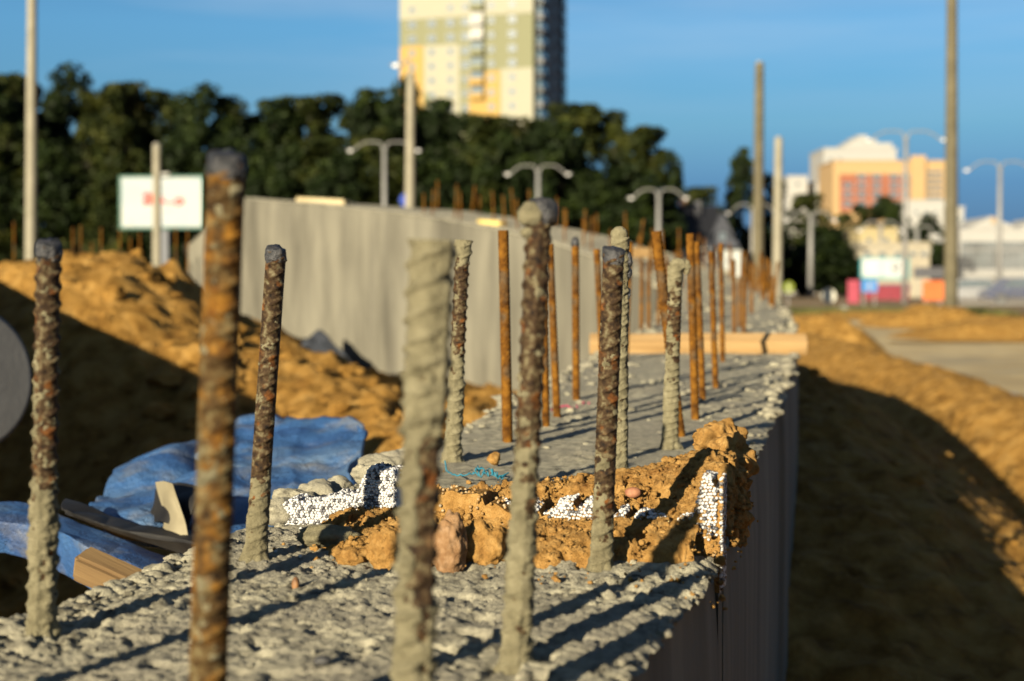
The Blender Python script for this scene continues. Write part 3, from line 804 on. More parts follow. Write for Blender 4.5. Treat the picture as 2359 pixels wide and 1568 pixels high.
# fibres
g = Geo()
def squiggle(g, pts, r, jit, n=40):
    c = catmull(np.array(pts), 10)
    c = c + np.stack([jit * noise3(np.arange(len(c)) * .7, i * 3.1, 0, 200 + i) for i in range(3)], 1)
    g.tube([tuple(q) for q in c], r, 6)
q0 = lambda px, py, d: tuple(P(px, py, d))
squiggle(g, [q0(1092, 1085, 2.45), q0(1105, 1080, 2.46), q0(1118, 1092, 2.43), q0(1135, 1088, 2.44), q0(1150, 1096, 2.42), q0(1165, 1090, 2.43)], .0011, .006)
squiggle(g, [q0(1088, 1090, 2.44), q0(1110, 1094, 2.42), q0(1128, 1082, 2.45), q0(1145, 1100, 2.41), q0(1162, 1096, 2.42)], .0009, .006)
squiggle(g, [q0(1024, 1062, 2.52), q0(1030, 1085, 2.50), q0(1050, 1094, 2.44), q0(1092, 1090, 2.44)], .0011, .002)
tag(g.make("fibre_tangle", M_fibre, None, True), "thin turquoise plastic fibres tangled on the edge of the soil pile", "fibres")
g = Geo()
squiggle(g, [q0(1262, 952, 3.5), q0(1290, 940, 3.6), q0(1320, 942, 3.58), q0(1345, 932, 3.68), q0(1372, 934, 3.66)], .0016, .01)
tag(g.make("thread", M_thread, None, True), "thin magenta thread lying on the wall top among the thin bars", "thread")
# ------------------------------------------------------------------ rebars
def bar_profile(th, z, R, th0, pitch, slope, ribh, bar_seed):
    """radius of a ribbed bar: two lengthwise ribs and slanting cross ribs between them"""
    dl = np.abs(np.sin((th - th0)))
    longi = np.exp(-(dl / .17) ** 2)
    halfp = (np.cos(th - th0 - math.pi / 2) > 0).astype(float)
    ph = z / pitch + slope * np.cos(th - th0) * np.where(halfp > 0, 1, -1) + .5 * halfp
    rib = np.clip(np.cos(2 * np.pi * ph), 0, 1) ** 2.0 * np.clip(dl * 1.5, 0, 1) ** .7
    wear = .02 * fbm(np.cos(th) * 2 + bar_seed, np.sin(th) * 2, z * 60, 3, 300 + int(bar_seed * 7) % 90)
    return R * (1 + ribh * np.maximum(rib, .75 * longi) + wear)
def tube_mesh(name, rad, th, z, mat, off=None, cap=True):
    X = rad * np.cos(th); Y = rad * np.sin(th)
    if off is not None: X = X + off[0]; Y = Y + off[1]
    nz, nt = rad.shape
    V = np.stack([X, Y, z], -1).reshape(-1, 3)
    F = grid_faces(nt, nz, True)
    if cap:
        top = V[-nt:].mean(0); bot = V[:nt].mean(0)
        V = np.vstack([V, top, bot]); b = (nz - 1) * nt
        k = np.arange(nt); k2 = (k + 1) % nt
        F = np.vstack([F, np.stack([b + k, b + k2, np.full(nt, len(V) - 2), np.full(nt, len(V) - 2)], 1),
                       np.stack([k2, k, np.full(nt, len(V) - 1), np.full(nt, len(V) - 1)], 1)])
        tri = F[-2 * nt:, :3]
        me = bpy.data.meshes.new(name)
        me.from_pydata(V.tolist(), [], [tuple(q) for q in F[:-2 * nt].tolist()] + [tuple(q) for q in tri.tolist()])
        me.materials.append(mat); me.polygons.foreach_set("use_smooth", np.ones(len(me.polygons), bool)); me.update()
        return me
    return mesh_np(name, V, F, True, mat)
def place_between(o, base, top):
    d = (top - base).normalized()
    o.location = base
    o.rotation_mode = 'QUATERNION'
    o.rotation_quaternion = Vector((0, 0, 1)).rotation_difference(d)
BAR_GROUP = "thick bars cast into the near wall top"
def thick_bar(base_px, top_px, d, dia, label, seed, th0, coverage, tip='cut', steel=None, thick=.0035, pitch=.0165, slope=.38, mortar=None, extra=None, ribh=.20, d_top=None, sink=.03):
    base = P(*base_px, d); top = P(*top_px, d_top or d)
    dirv = (top - base).normalized()
    L = (top - base).length
    root = thing("rebar", label, "rebar", (0, 0, 0), 0, BAR_GROUP)
    place_between(root, base, top)
    R = dia / 2 / (1 + ribh * .6)
    nt = 48; zz = np.arange(-sink, L + .0005, .0013)
    TH, Z = np.meshgrid(np.linspace(0, 2 * np.pi, nt, endpoint=False), zz)
    rad = bar_profile(TH, Z, R, th0, pitch, slope, ribh, seed)
    link("shaft", tube_mesh("shaft", rad, TH, Z, steel or M_rust_dark), root)
    # mortar crust: a second skin whose thickness comes and goes
    cx, cy = np.cos(TH) * R, np.sin(TH) * R
    f = fbm(cx * 95 + seed * 3, cy * 95, Z * 80, 5, 320, .62)
    f2 = fbm(cx * 230 + seed * 3, cy * 230, Z * 230, 3, 330)
    cov = np.interp(Z / L, [p[0] for p in coverage], [p[1] for p in coverage])
    cov = cov + .22 * np.cos(TH - (math.pi * 1.0)) * (1 - np.clip(cov, 0, 1)) * .4
    blob = np.clip(1.9 * f + 1.9 * cov - .95, -1, 1.2)
    t = .8 * thick * blob + thick * .22 * f2 * (blob > -.2)
    smear = R * (1 + ribh * .45) + .3 * (rad - R)
    kf = .18 * sstep(.6, 1.0, cov)
    cr = np.where(t > 0, np.maximum(smear * kf + rad * (1 - kf), R * .9) + np.maximum(t, 0) * (.30 + .45 * sstep(.45, .95, cov)), rad - .0012 + np.clip(t, -.001, 0))
    if extra is not None: cr = cr + extra(TH, Z, L)
    flare = .010 * np.exp(-np.clip(Z, 0, 1) / .010) * (.7 + .9 * fbm(np.cos(TH) * 2 + seed, np.sin(TH) * 2, 0, 2, 5)) * (Z < .05)
    cr = cr + flare
    me = tube_mesh("mortar_crust", cr, TH, Z, mortar or M_mortar)
    link("mortar_crust", me, root)
    if tip == 'cut':
        zt = np.concatenate([np.linspace(L - .016, L - .004, 9), np.linspace(L - .003, L + .006, 7)])
        TT, ZT = np.meshgrid(np.linspace(0, 2 * np.pi, 40, endpoint=False), zt)
        k = (ZT - (L - .016)) / .022
        rt = R * (1.04 + .14 * np.sin(np.clip(k, 0, 1) * math.pi) ** 1.0 + .2 * fbm(np.cos(TT) * 2.4 + seed, np.sin(TT) * 2.4, ZT * 150, 3, 350))
        rt = np.where(k < .12, R * .9, rt); rt = np.where(k > .97, rt * .86, rt)
        zt2 = ZT + .003 * fbm(np.cos(TT) * 1.5, np.sin(TT) * 1.5 + seed, 0, 2, 360) * (k > .1) + .003 * np.cos(TT - 2) * (k > .3)
        link("cut_tip", tube_mesh("cut_tip", rt, TT, zt2, M_cut), root)
    return root, L, R
A_ = math.pi / 2
# th0 = direction of one lengthwise rib; -pi/2 faces the camera
thick_bar((96, 1472), (112, 570), 1.50, .0245, "mortar-caked bar at the far left of the wall top with a dark cut end", 1.3, -A_ - .1, [(0, 1.0), (.3, .95), (.42, .5), (.6, .34), (.8, .30), (.95, .15), (1, 0)], 'cut', None, .0048)
thick_bar((472, 1764), (522, 372), 1.12, .0270, "nearest and most blurred bar, tall, rusty brown with a thick grey cut end", 2.7, .4, [(0, .18), (.3, .22), (.5, .36), (.75, .18), (1, .05)], 'cut', M_rust_ochre, .0028, mortar=M_mortar_stain)
thick_bar((587, 1298), (636, 580), 1.86, .0240, "leaning dark bar left of the foam with a slanted cut end and sunlit mortar foot", 3.9, .35, [(0, 1.0), (.14, .95), (.25, .7), (.34, .30), (.6, .20), (.8, .14), (1, .0)], 'cut', None, .0026, mortar=M_mortar_stain)
thick_bar((944, 1725), (995, 552), 1.14, .0270, "thick blurred bar wholly caked in pale mortar, just left of the picture's middle", 5.1, -A_ + .9, [(0, 1.0), (.3, .9), (.5, .92), (.8, 1.1), (1, 1.1)], None, None, .0062, pitch=.020, ribh=.30,
          extra=lambda T, Z, L: -.0075 * sstep(.26, .36, Z / L) * (1 - sstep(.54, .64, Z / L)) * sstep(.25, .6, np.cos(T + .45) + .35 * fbm(np.cos(T) * 2, Z * 60, 0, 3, 77)))
e_root, e_L, e_R = thick_bar((1187, 1540), (1243, 480), 1.40, .0238, "bar in the middle foreground with a mortar ball and dark melted tip on top", 6.2, -A_ + .12, [(0, 1.0), (.25, .95), (.40, .62), (.55, .34), (.75, .22), (.9, .26), (1, .4)], 'cut', None, .0040)
V, F = lumps([((-.0078, -.004, e_L - .006), (.0118, .0115, .0122), 3.0), ((-.0088, -.003, e_L - .022), (.0075, .007, .006), 5.0)], 4, .22, 1.2)
link("mortar_ball", mesh_np("mortar_ball", V, F, True, M_mortar), e_root)
V, F = lumps([((.0046, 0, e_L - .004), (.0142, .0128, .0135), 6.0)], 4, .22, 1.3)
link("melted_bead", mesh_np("melted_bead", V, F, True, M_cut), e_root)
f_root, f_L, f_R = thick_bar((1384, 1318), (1413, 583), 1.80, .0250, "sharply focused rusty ribbed bar in front of the soil pile with burnt bluish cut end", 7.4, .30, [(0, 1.05), (.08, .95), (.22, .50), (.4, .28), (.6, .18), (.8, .12), (1, .0)], 'cut', None, .0018, mortar=M_mortar_stain, ribh=.22)
g_root, g_L, g_R = thick_bar((1041, 1066), (1066, 552), 2.70, .0265, "knobbly mortar-speckled bar peeking out right of the pale caked one", 8.6, .9, [(0, 1.05), (.35, 1.0), (.5, .45), (.7, .28), (.88, .28), (.95, 1.0), (1, 1.1)], None, None, .0050, pitch=.019)
h_root, h_L, h_R = thick_bar((1424, 1112), (1428, 545), 2.45, .0255, "tall pale mortar-coated bar directly behind the focused bar, flat topped", 9.7, .2, [(0, 1.05), (.3, 1.0), (.6, 1.0), (1, 1.15)], None, None, .0035, mortar=M_mortar)
V, F = lumps([((.012, 0, h_L - .036), (.008, .008, .012), 2.0), ((.013, 0, h_L - .056), (.006, .006, .010), 3.0), ((.011, 0, h_L - .09), (.006, .006, .012), 4.0)], 3, .4, 1.6)
link("slag_drip", mesh_np("slag_drip", V, F, True, M_cut), h_root)
V, F = lumps([((-.001, 0, h_L + .004), (.0135, .0115, .013), 3.3)], 4, .22, 1.2)
link("mortar_cap", mesh_np("mortar_cap", V, F, True, M_mortar), h_root)
i_root, i_L, i_R = thick_bar((1542, 1030), (1556, 612), 2.86, .0270, "grey mortar-coated bar at the back of the soil pile with a hooked mortar head", 10.9, .3, [(0, 1.05), (.3, .95), (.5, .55), (.7, .42), (.85, .36), (.93, 1.0), (1, 1.15)], None, None, .0030, pitch=.012)
V, F = lumps([((.004, 0, i_L + .002), (.016, .013, .012), 1.6), ((.017, 0, i_L + .002), (.011, .010, .011), 4.4), ((.0205, 0, i_L - .008), (.006, .006, .008), 5.4)], 4, .35, 1.5)
link("mortar_hook", mesh_np("mortar_hook", V, F, True, M_mortar), i_root)

thick_bar((-1100, 1960), (-1080, 700), .96, .0245, "mortar-caked bar just outside the left edge whose shadow falls across the near wall top", 12.1, .2, [(0, 1.0), (.4, .7), (1, .2)], 'cut', None, .0040)
# thin rusty bars: one ribbed mesh per length class, shared by its copies
THIN_GROUP = "thin rusty bars in the wall top"
def thin_mesh(R, L, nt=22, dz=.004, th0=.5, seed=1.0, sink=.04, pitch=.011):
    zz = np.arange(-sink, L + dz * .5, dz)
    TH, Z = np.meshgrid(np.linspace(0, 2 * np.pi, nt, endpoint=False), zz)
    rad = bar_profile(TH, Z, R, th0, pitch, 1.0, .19, seed)
    return tube_mesh("rebar", rad, TH, Z, M_rust_bright)
THIN = [  # base px, top px, depth, diameter, label
    ((1169, 1018), (1159, 532), 2.98, .0195, "thin upright orange bar standing alone, left of the mortar ball bar"),
    ((1283, 965), (1266, 560), 3.38, .0165, "thin slightly leaning bar just right of the mortar ball bar"),
    ((1257, 985), (1250, 620), 3.20, .0165, "thin bar almost hidden behind the bar with the mortar ball"),
    ((1327, 924), (1325, 560), 3.76, .0185, "thin bar with a grey tip midway between the mortar ball bar and the focused bar"),
    ((1392, 905), (1374, 575), 3.95, .0170, "thin bar showing on the left of the focused bar"),
    ((1441, 830), (1452, 560), 5.05, .0170, "thin bar just right of the tall mortar-coated bar"),
    ((1567, 1004), (1510, 533), 3.06, .0195, "bright orange bar leaning left beside the hooked mortar bar"),
    ((1601, 962), (1589, 540), 3.36, .0175, "tallest thin bar right of the hooked mortar bar, front of a close pair"),
    ((1618, 922), (1604, 558), 3.74, .0160, "thin bar close behind the tallest thin one, rear of the pair"),
    ((1648, 892), (1637, 575), 4.10, .0160, "thin bar with a pale tip, second from the beam in its row"),
    ((1664, 834), (1660, 560), 5.0, .0165, "thin bar nearest the wooden beam, right of the one with the pale tip"),
    ((1691, 770), (1690, 598), 6.5, .0170, "first thin bar behind the wooden beam, standing left of a gap"),
    ((1713, 770), (1716, 592), 6.55, .0170, "taller thin bar behind the beam, right of a gap"),
    ((1703, 758), (1704, 640), 7.0, .0170, "shortest thin bar behind the beam"),
    ((1731, 732), (1729, 605), 8.0, .0170, "rightmost thin bar behind the wooden beam"),
    ((1477, 765), (1478, 590), 6.7, .0170, "thin bar behind the left half of the beam, left of a close pair"),
    ((1494, 760), (1494, 600), 6.85, .0170, "thin bar behind the left half of the beam, right of a close pair"),
    ((1516, 752), (1522, 600), 7.1, .0170, "thin bar behind the beam seen just right of the leaning orange bar"),
    ((1561, 740), (1556, 578), 7.6, .0170, "thin bar behind the beam peeking over the hooked mortar head"),
    ((1538, 738), (1536, 596), 7.8, .0170, "short thin bar behind the beam left of the hooked mortar head"),
]
for i, (b, t, d, dia, lab) in enumerate(THIN):
    B, T = P(*b, d), P(*t, d)
    o = link("rebar", thin_mesh(dia / 2 / 1.08, (T - B).length, th0=random.uniform(-1, 1), seed=float(i)))
    place_between(o, B, T); tag(o, lab, "rebar", THIN_GROUP)
    if i in (3, 9):
        V, F = lumps([((0, 0, (T - B).length), (dia * .56, dia * .56, dia * .8), 2.0)], 3, .2, 1.2)
        link("cut_tip", mesh_np("cut_tip", V, F, True, M_cut), o)
# rows of short bars along the far part of the curve
far_me = thin_mesh(.0068, .21, 10, .012, .3, 3.0, .1)
FAR_GROUP = "short rusty bars along the far curve of the wall"
k = 0
for s in np.arange(at_k(8.6), at_k(14.7), .155):
    for u, skip in ((.86, .12), (.22, .45)):
        if random.random() < skip: continue
        q = wall_pt(min(.95, max(.05, u + random.gauss(0, .03))), s + random.uniform(-.05, .05))
        o = bpy.data.objects.new("rebar", far_me); COL.objects.link(o)
        o.location = q; o.rotation_euler = (random.gauss(0, .05), random.gauss(0, .05), random.uniform(0, 6))
        hs = random.uniform(.75, 1.25); o.scale = (1, 1, hs)
        tag(o, "short thin rusty bar in the dense rows on the far curve of the wall", "rebar", FAR_GROUP); k += 1
# bars of the wall's other end, seen beyond the soil heap
for (px, y0, y1) in ((32, 512, 640), (130, 560, 640), (168, 525, 640), (186, 520, 640), (212, 560, 640), (233, 525, 640), (276, 530, 640), (300, 548, 640), (322, 536, 640), (405, 525, 660), (432, 530, 660)):
    d = 13.5
    B, T = P(px, y1 + 30, d), P(px, y0, d)
    o = bpy.data.objects.new("rebar", far_me); COL.objects.link(o)
    place_between(o, B, T); o.scale = (1.0, 1.0, (T - B).length / .21)
    tag(o, "thin dark rusty bar standing behind the soil heap in front of the trees", "rebar", "bars behind the soil heap")
# the other leg of the wall, behind the heap and off to the left
lw = Geo()
lp = [(-2.55, 3.0), (-2.65, 4.5), (-2.95, 6.5), (-3.3, 8.4)]
for (x0, y0), (x1, y1) in zip(lp[:-1], lp[1:]):
    lw.box(((x0 + x1) / 2, (y0 + y1) / 2, -.03), (.5, math.hypot(x1 - x0, y1 - y0), 1.88), math.atan2(y1 - y0, x1 - x0) - math.pi / 2)
lw.box((-3.95, 13.5, -.2), (3.0, .5, 1.2), .05)
tag(lw.make("retaining_wall", M_conc_face), "low straight retaining wall behind the soil heap and along the pit's left side", "wall")

# ------------------------------------------------------------------ timber
def beam(name, p0, p1, w, h, label, cat, mat, bev=.004, roll=0.0):
    p0, p1 = Vector(p0), Vector(p1)
    L = (p1 - p0).length
    bm = bmesh.new()
    bmesh.ops.create_cube(bm, size=1)
    bmesh.ops.scale(bm, vec=(L, w, h), verts=bm.verts)
    bmesh.ops.subdivide_edges(bm, edges=[e for e in bm.edges if abs((e.verts[0].co - e.verts[1].co).x) > L * .9], cuts=14)
    bmesh.ops.bevel(bm, geom=[e for e in bm.edges if e.calc_face_angle(0) > 1], offset=bev, segments=2, affect='EDGES')
    for v in bm.verts:
        k = noise3(v.co.x * 5, v.co.y * 9, v.co.z * 9, 17)
        v.co.y += .0025 * float(k); v.co.z += .003 * float(noise3(v.co.x * 3.0, v.co.y * 7, 4, 18))
    me = bpy.data.meshes.new(name); bm.to_mesh(me); bm.free()
    me.materials.append(mat)
    o = link(name, me)
    o.location = (p0 + p1) / 2
    o.rotation_mode = 'QUATERNION'
    q = (p1 - p0).normalized().to_track_quat('X', 'Z')
    o.rotation_quaternion = q @ Quaternion((1, 0, 0), roll)
    return tag(o, label, cat)
zb5, _, _ = top_z(0.7, 5.35)
beam("timber_beam", (P(1358, 787, 5.42).x, 5.42, zb5 + .032), (P(1858, 790, 5.36).x, 5.36, zb5 + .032), .062, .052, "pale wooden beam lying across the wall top, crossed by bars' shadows", "beam", M_wood, .003, .5)
q = P(1452, 582, 11.2); q2 = P(1512, 582, 11.2)
beam("timber_beam", (q.x, 11.2, q.z), (q2.x, 11.3, q2.z), .07, .07, "short orange plank lying on the wall top where it curves away", "plank", M_wood)
beam("plank", P(690, 461, 14.0), P(800, 467, 13.8), .12, .05, "pale plank lying on the far wall top at the left, behind the bars", "plank", M_wood_pale)
beam("plank", P(1108, 513, 12.95), P(1160, 517, 12.8), .10, .05, "yellowish plank end lying on the far wall top in the middle", "plank", make_mat("yellow painted plank", [(.4, (.50, .38, .10)), (.6, (.62, .48, .16))], 4, 4, .8))
beam("plank", P(186, 1294, 2.38), P(560, 1475, 2.30), .042, .048, "plank end with a sunlit top poking up by the blue tarpaulin at the left", "plank", M_wood_old, .006, .35)
lump_obj("brick_piece", 1322, 615, 12.6, (.05, .05, .04), "small orange brick fragment on the far wall top between thin bars", "brick", flat_mat("brick red", (.45, .17, .07)), 3, .3)

# ------------------------------------------------------------------ tarpaulin, film, canvas, pipe
def sheet(name, rows, mat, label, cat, wr=.010, seed=1, nu=90, nv=70, parent=None, fold=0.0):
    G = np.array([[tuple(P(*c)) for c in r] for r in rows])
    nr, nc = G.shape[:2]
    A = np.stack([catmull(G[i], 24) for i in range(nr)])
    B = np.stack([catmull(A[:, j], 24) for j in range(A.shape[1])], 1)
    V = B.reshape(-1, 3); nu_, nv_ = B.shape[1], B.shape[0]
    dx = np.gradient(B, axis=1); dy = np.gradient(B, axis=0)
    N = np.cross(dx, dy); N /= np.linalg.norm(N, axis=2, keepdims=True) + 1e-9
    w = fbm(B[..., 0] * 5 + seed, B[..., 1] * 5, B[..., 2] * 5, 3, 400 + seed)
    ridge = (1 - np.abs(fbm(B[..., 0] * 3.6 + 2.5 * B[..., 2], B[..., 1] * 2.2 + seed, B[..., 2] * 2.5, 2, 410 + seed)) * 2.6).clip(0, 1) ** 1.5 + .5 * (1 - np.abs(fbm(B[..., 0] * 8 - 4 * B[..., 2], B[..., 1] * 5 + seed, B[..., 2] * 6, 2, 430 + seed)) * 2.6).clip(0, 1) ** 2
    if fold:      # hanging folds, stronger towards the right and the lower hem
        uu, vv = np.meshgrid(np.linspace(0, 1, B.shape[1]), np.linspace(0, 1, B.shape[0]))
        ph = 15 * uu + 2.2 * vv + 1.2 * fbm(uu * 3, vv * 2, 0, 2, 440)
        B = B + N * (fold * (np.abs(np.sin(ph)) ** .7 - .6) * sstep(.25, .8, uu) * (.3 + vv))[..., None]
    B = B + N * (wr * (w * 1.4 + ridge * 1.1))[..., None]
    me = mesh_np(name, B.reshape(-1, 3), grid_faces(nu_, nv_), True, mat)
    o = link(name, me, parent)
    md = o.modifiers.new("thickness", 'SOLIDIFY'); md.thickness = .0025; md.offset = 0
    return tag(o, label, cat) if label else o
tarp = sheet("tarpaulin", [
    [(300, 1075, 3.75), (440, 992, 3.85), (560, 968, 3.85), (700, 960, 3.80), (835, 965, 3.60), (842, 1010, 3.50)],
    [(255, 1095, 3.45), (400, 1050, 3.45), (550, 1040, 3.45), (690, 1045, 3.40), (825, 1040, 3.28), (838, 1080, 3.20)],
    [(215, 1135, 3.20), (370, 1115, 3.12), (545, 1115, 3.14), (680, 1120, 3.08), (815, 1110, 3.02), (830, 1140, 2.98)],
    [(196, 1165, 3.00), (350, 1185, 2.90), (540, 1190, 2.90), (670, 1180, 2.86), (790, 1170, 2.85), (815, 1180, 2.80)],
    [(215, 1230, 2.95), (360, 1260, 2.85), (540, 1270, 2.80), (660, 1260, 2.78), (770, 1250, 2.78), (800, 1250, 2.75)]],
    M_tarp, "crumpled dusty blue tarpaulin draped over soil in the pit behind the foam", "tarpaulin", .026, 2, fold=.020)
sheet("tarpaulin", [
    [(-120, 1150, 3.0), (-20, 1158, 2.95), (70, 1160, 2.90), (140, 1178, 2.84), (210, 1208, 2.78), (310, 1250, 2.72), (420, 1300, 2.68), (560, 1370, 2.62)],
    [(-120, 1172, 2.86), (-20, 1175, 2.82), (70, 1180, 2.78), (140, 1200, 2.72), (205, 1232, 2.66), (300, 1275, 2.60), (405, 1325, 2.55), (545, 1400, 2.50)],
    [(-120, 1195, 2.78), (-20, 1200, 2.74), (70, 1210, 2.70), (140, 1232, 2.64), (200, 1266, 2.58), (290, 1312, 2.52), (395, 1362, 2.46), (530, 1440, 2.42)],
    [(-120, 1270, 2.80), (-20, 1275, 2.78), (70, 1290, 2.75), (140, 1320, 2.70), (195, 1350, 2.64), (280, 1400, 2.58), (380, 1450, 2.52), (510, 1530, 2.50)]],
    M_tarp, "lower roll of blue tarpaulin running from the left edge towards the wall", "tarpaulin", .006, 5)
sheet("plastic_film", [
    [(150, 1150, 2.98), (185, 1160, 2.95), (260, 1185, 2.90), (340, 1200, 2.86), (420, 1205, 2.82), (470, 1215, 2.80)],
    [(140, 1165, 2.90), (185, 1185, 2.86), (260, 1212, 2.80), (340, 1228, 2.76), (420, 1240, 2.72), (470, 1250, 2.70)],
    [(150, 1180, 2.88), (190, 1200, 2.86), (265, 1235, 2.82), (345, 1262, 2.78), (425, 1290, 2.75), (470, 1310, 2.72)]],
    M_film, "folded black plastic film lying between the two blue tarpaulin folds", "plastic film", .008, 7)
sheet("plastic_film", [
    [(352, 1125, 2.98), (375, 1108, 2.96), (410, 1105, 2.93), (450, 1112, 2.90), (480, 1125, 2.86)],
    [(345, 1165, 2.95), (365, 1150, 2.90), (395, 1150, 2.86), (425, 1150, 2.84), (450, 1160, 2.82)],
    [(320, 1205, 2.95), (345, 1200, 2.90), (370, 1200, 2.84), (400, 1210, 2.82), (430, 1225, 2.80)]],
    M_film, "black film flap standing up beside the nearest bar", "plastic film", .006, 9)
sheet("canvas_strip", [
    [(360, 1110, 2.92), (376, 1108, 2.86), (394, 1114, 2.82)],
    [(370, 1150, 2.90), (391, 1148, 2.82), (412, 1160, 2.80)],
    [(380, 1192, 2.88), (403, 1190, 2.80), (426, 1200, 2.78)],
    [(376, 1218, 2.84), (402, 1226, 2.78), (434, 1240, 2.76)]],
    M_canvas, "small stiff beige canvas strip folded against the black film", "canvas strip", .003, 11)
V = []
pk0 = [(672, 812, 13.0), (700, 782, 13.1), (722, 762, 13.2), (742, 757, 13.25), (775, 790, 13.15), (812, 822, 13.0), (838, 880, 12.8)]  # outline of an added dark sheet that paints a shadow on the far wall
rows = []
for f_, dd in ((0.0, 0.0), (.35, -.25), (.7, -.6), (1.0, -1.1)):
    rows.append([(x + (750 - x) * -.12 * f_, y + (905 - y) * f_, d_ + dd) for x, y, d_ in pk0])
sheet("tarpaulin", rows, make_mat("shadow slate sheet", [(.35, (.030, .036, .048)), (.65, (.055, .062, .078))], 5, 5, .7), "dark slate-coloured peaked sheet standing in for a shadow on the far wall", "tarpaulin", .02, 14)  # not a real tarpaulin: added sheet that stands in for the shadow
# concrete pipe whose shaded end face looks out of the left edge of the picture
pc = P(-66, 872, 4.3)
g = Geo()
ax = Vector((.80, -.60, .06)).normalized()
g.tube([pc - ax * .9, pc - ax * .03, pc - ax * .008, pc], [.205, .205, .202, .190], 72)
tag(g.make("concrete_pipe", M_drum, None, False), "smooth grey round concrete pipe end at the left edge above the tarpaulin", "concrete pipe")
# ------------------------------------------------------------------ poles and street lamps
def pole(px0, px1, ytop, d, wb, wt, label, mat, ybase=None, collar=None):
    base = P(px0, 700, d); base.z = 0.0
    top = P(px1, ytop, d)
    root = thing("concrete_pole", label, "pole", (base.x, d, 0), 0, "bare concrete poles around the site")
    g = Geo()
    t = top - base
    H = t.z
    zs = np.linspace(-.3, H, 14)
    g.tube([(t.x * z / H, 0, z) for z in zs], [S(d) * (wb + (wt - wb) * max(z, 0) / H) / 2 for z in zs], 20)
    g.make("shaft", mat, root, True)
    g = Geo()
    g.tube([(t.x, 0, H), (t.x, 0, H + .05)], S(d) * wt * .40, 16); g.make("top_cap", M_galv, root)
    if collar:
        z = P(px1, collar, d).z; g = Geo(); x = t.x * z / H
        g.tube([(x, 0, z - .11), (x, 0, z + .11)], S(d) * wt * .56, 18); g.make("clamp_band", M_pole, root)
    return root, top
pole(70, 75, -240, 38, 27, 20, "tall pale concrete pole at the left edge rising out of the picture", M_pole, collar=75)
pole(362, 361, 333, 52, 21, 18, "short pale concrete pole in front of the white billboard", M_pole)
r945, t945 = pole(942, 946, 172, 45, 27, 18, "concrete pole with one lamp arm in front of the painted tower block", M_pole)
pole(1745, 1749, 146, 45, 27, 20, "brownish concrete pole left of the paler one, rising behind the thin bars", M_pole_dark)
pole(1789, 1793, 318, 55, 23, 18, "paler and shorter concrete pole right beside the brownish one", M_pole)
pole(2190, 2193, -260, 43, 33, 21, "tall dark concrete pole at the right with a pale band near the top", M_pole_dark, collar=82)
def arm(g, g2, x0, z0, dx, drop, rise, r, mirror=1):
    pts = [(x0, 0, z0 - .35), (x0 + mirror * dx * .06, 0, z0), (x0 + mirror * dx * .28, 0, z0 + rise), (x0 + mirror * dx * .62, 0, z0 + rise * .35), (x0 + mirror * dx, 0, z0 - drop)]
    c = catmull(np.array(pts), 8)
    g.tube([tuple(q) for q in c], r, 8)
    return c[-1]
def lamp_head(parent, x, z, m=1, sc=1.0):
    V, F = lumps([((x + m * .18 * sc, 0, z - .01), (.42 * sc, .17 * sc, .11 * sc), 0.0)], 3, 0.0)
    V = (V - np.array([x + m * .18 * sc, 0, z])); V0, F0 = ico(3)
    V = V0 * np.array([.42 * sc, .17 * sc, .11 * sc]) + np.array([x + m * .2 * sc, 0, z])
    link("lamp_head", mesh_np("lamp_head", V, F0, True, M_galv), parent)
    V = V0 * np.array([.25 * sc, .16 * sc, .16 * sc]) + np.array([x + m * .2 * sc, -.02, z - .05 * sc])
    link("lamp_lens", mesh_np("lamp_lens", V, F0, True, M_lamp), parent)
g = Geo(); e = arm(g, None, 0, 0, 0.30, .1, .14, .035, -1)
am = g.make("lamp_arm", M_galv, r945, True); am.location = (t945.x - r945.location.x, 0, t945.z + .3)
lamp_head(r945, t945.x - r945.location.x - .33, t945.z + .28, -1, .45)
def double_lamp(px, ytop, span, d, label, wtop=9, wbase=13):
    base = P(px, 700, d); top = P(px, ytop + 8, d); H = top.z
    root = thing("street_lamp", label, "street lamp", (base.x, d, 0), 0, "double-armed street lamps along the road")
    g = Geo(); g.tube([(0, 0, -.2), (0, 0, H * .5), (0, 0, H - .2)], [S(d) * wbase / 2, S(d) * (wbase + wtop) / 4, S(d) * wtop / 2], 14)
    g.make("post", M_galv, root, True)
    for m in (-1, 1):
        g = Geo()
        x = m * span / 2 * S(d)
        c = arm(g, None, m * S(d) * 4, H, abs(x) * .92, 16 * S(d), 3 * S(d), 1.8 * S(d), m)
        g.make("lamp_arm", M_galv, root, True)
        lamp_head(root, c[0], c[2], m, 7.0 * S(d) / .30)
for a in ((886, 322, 150, 97, "double-armed lamp partly behind the single-armed concrete pole"),
          (1239, 376, 132, 114, "double-armed lamp right above the bar with the mortar ball"),
          (1516, 431, 118, 138, "double-armed lamp in front of the dark house, above the leaning orange bar"),
          (1733, 466, 104, 168, "double-armed lamp hidden behind the brownish concrete pole"),
          (1866, 482, 100, 175, "double-armed lamp right of the pale concrete pole against dark trees"),
          (2027, 505, 88, 205, "small double-armed lamp in front of the yellow low building"),
          (2110, 516, 78, 225, "smallest double-armed lamp left of the tall dark pole"),
          (2083, 297, 168, 92, "tall double-armed lamp in front of the orange building"),
          (2300, 367, 148, 108, "double-armed lamp at the right edge against blue sky")):
    double_lamp(*a)

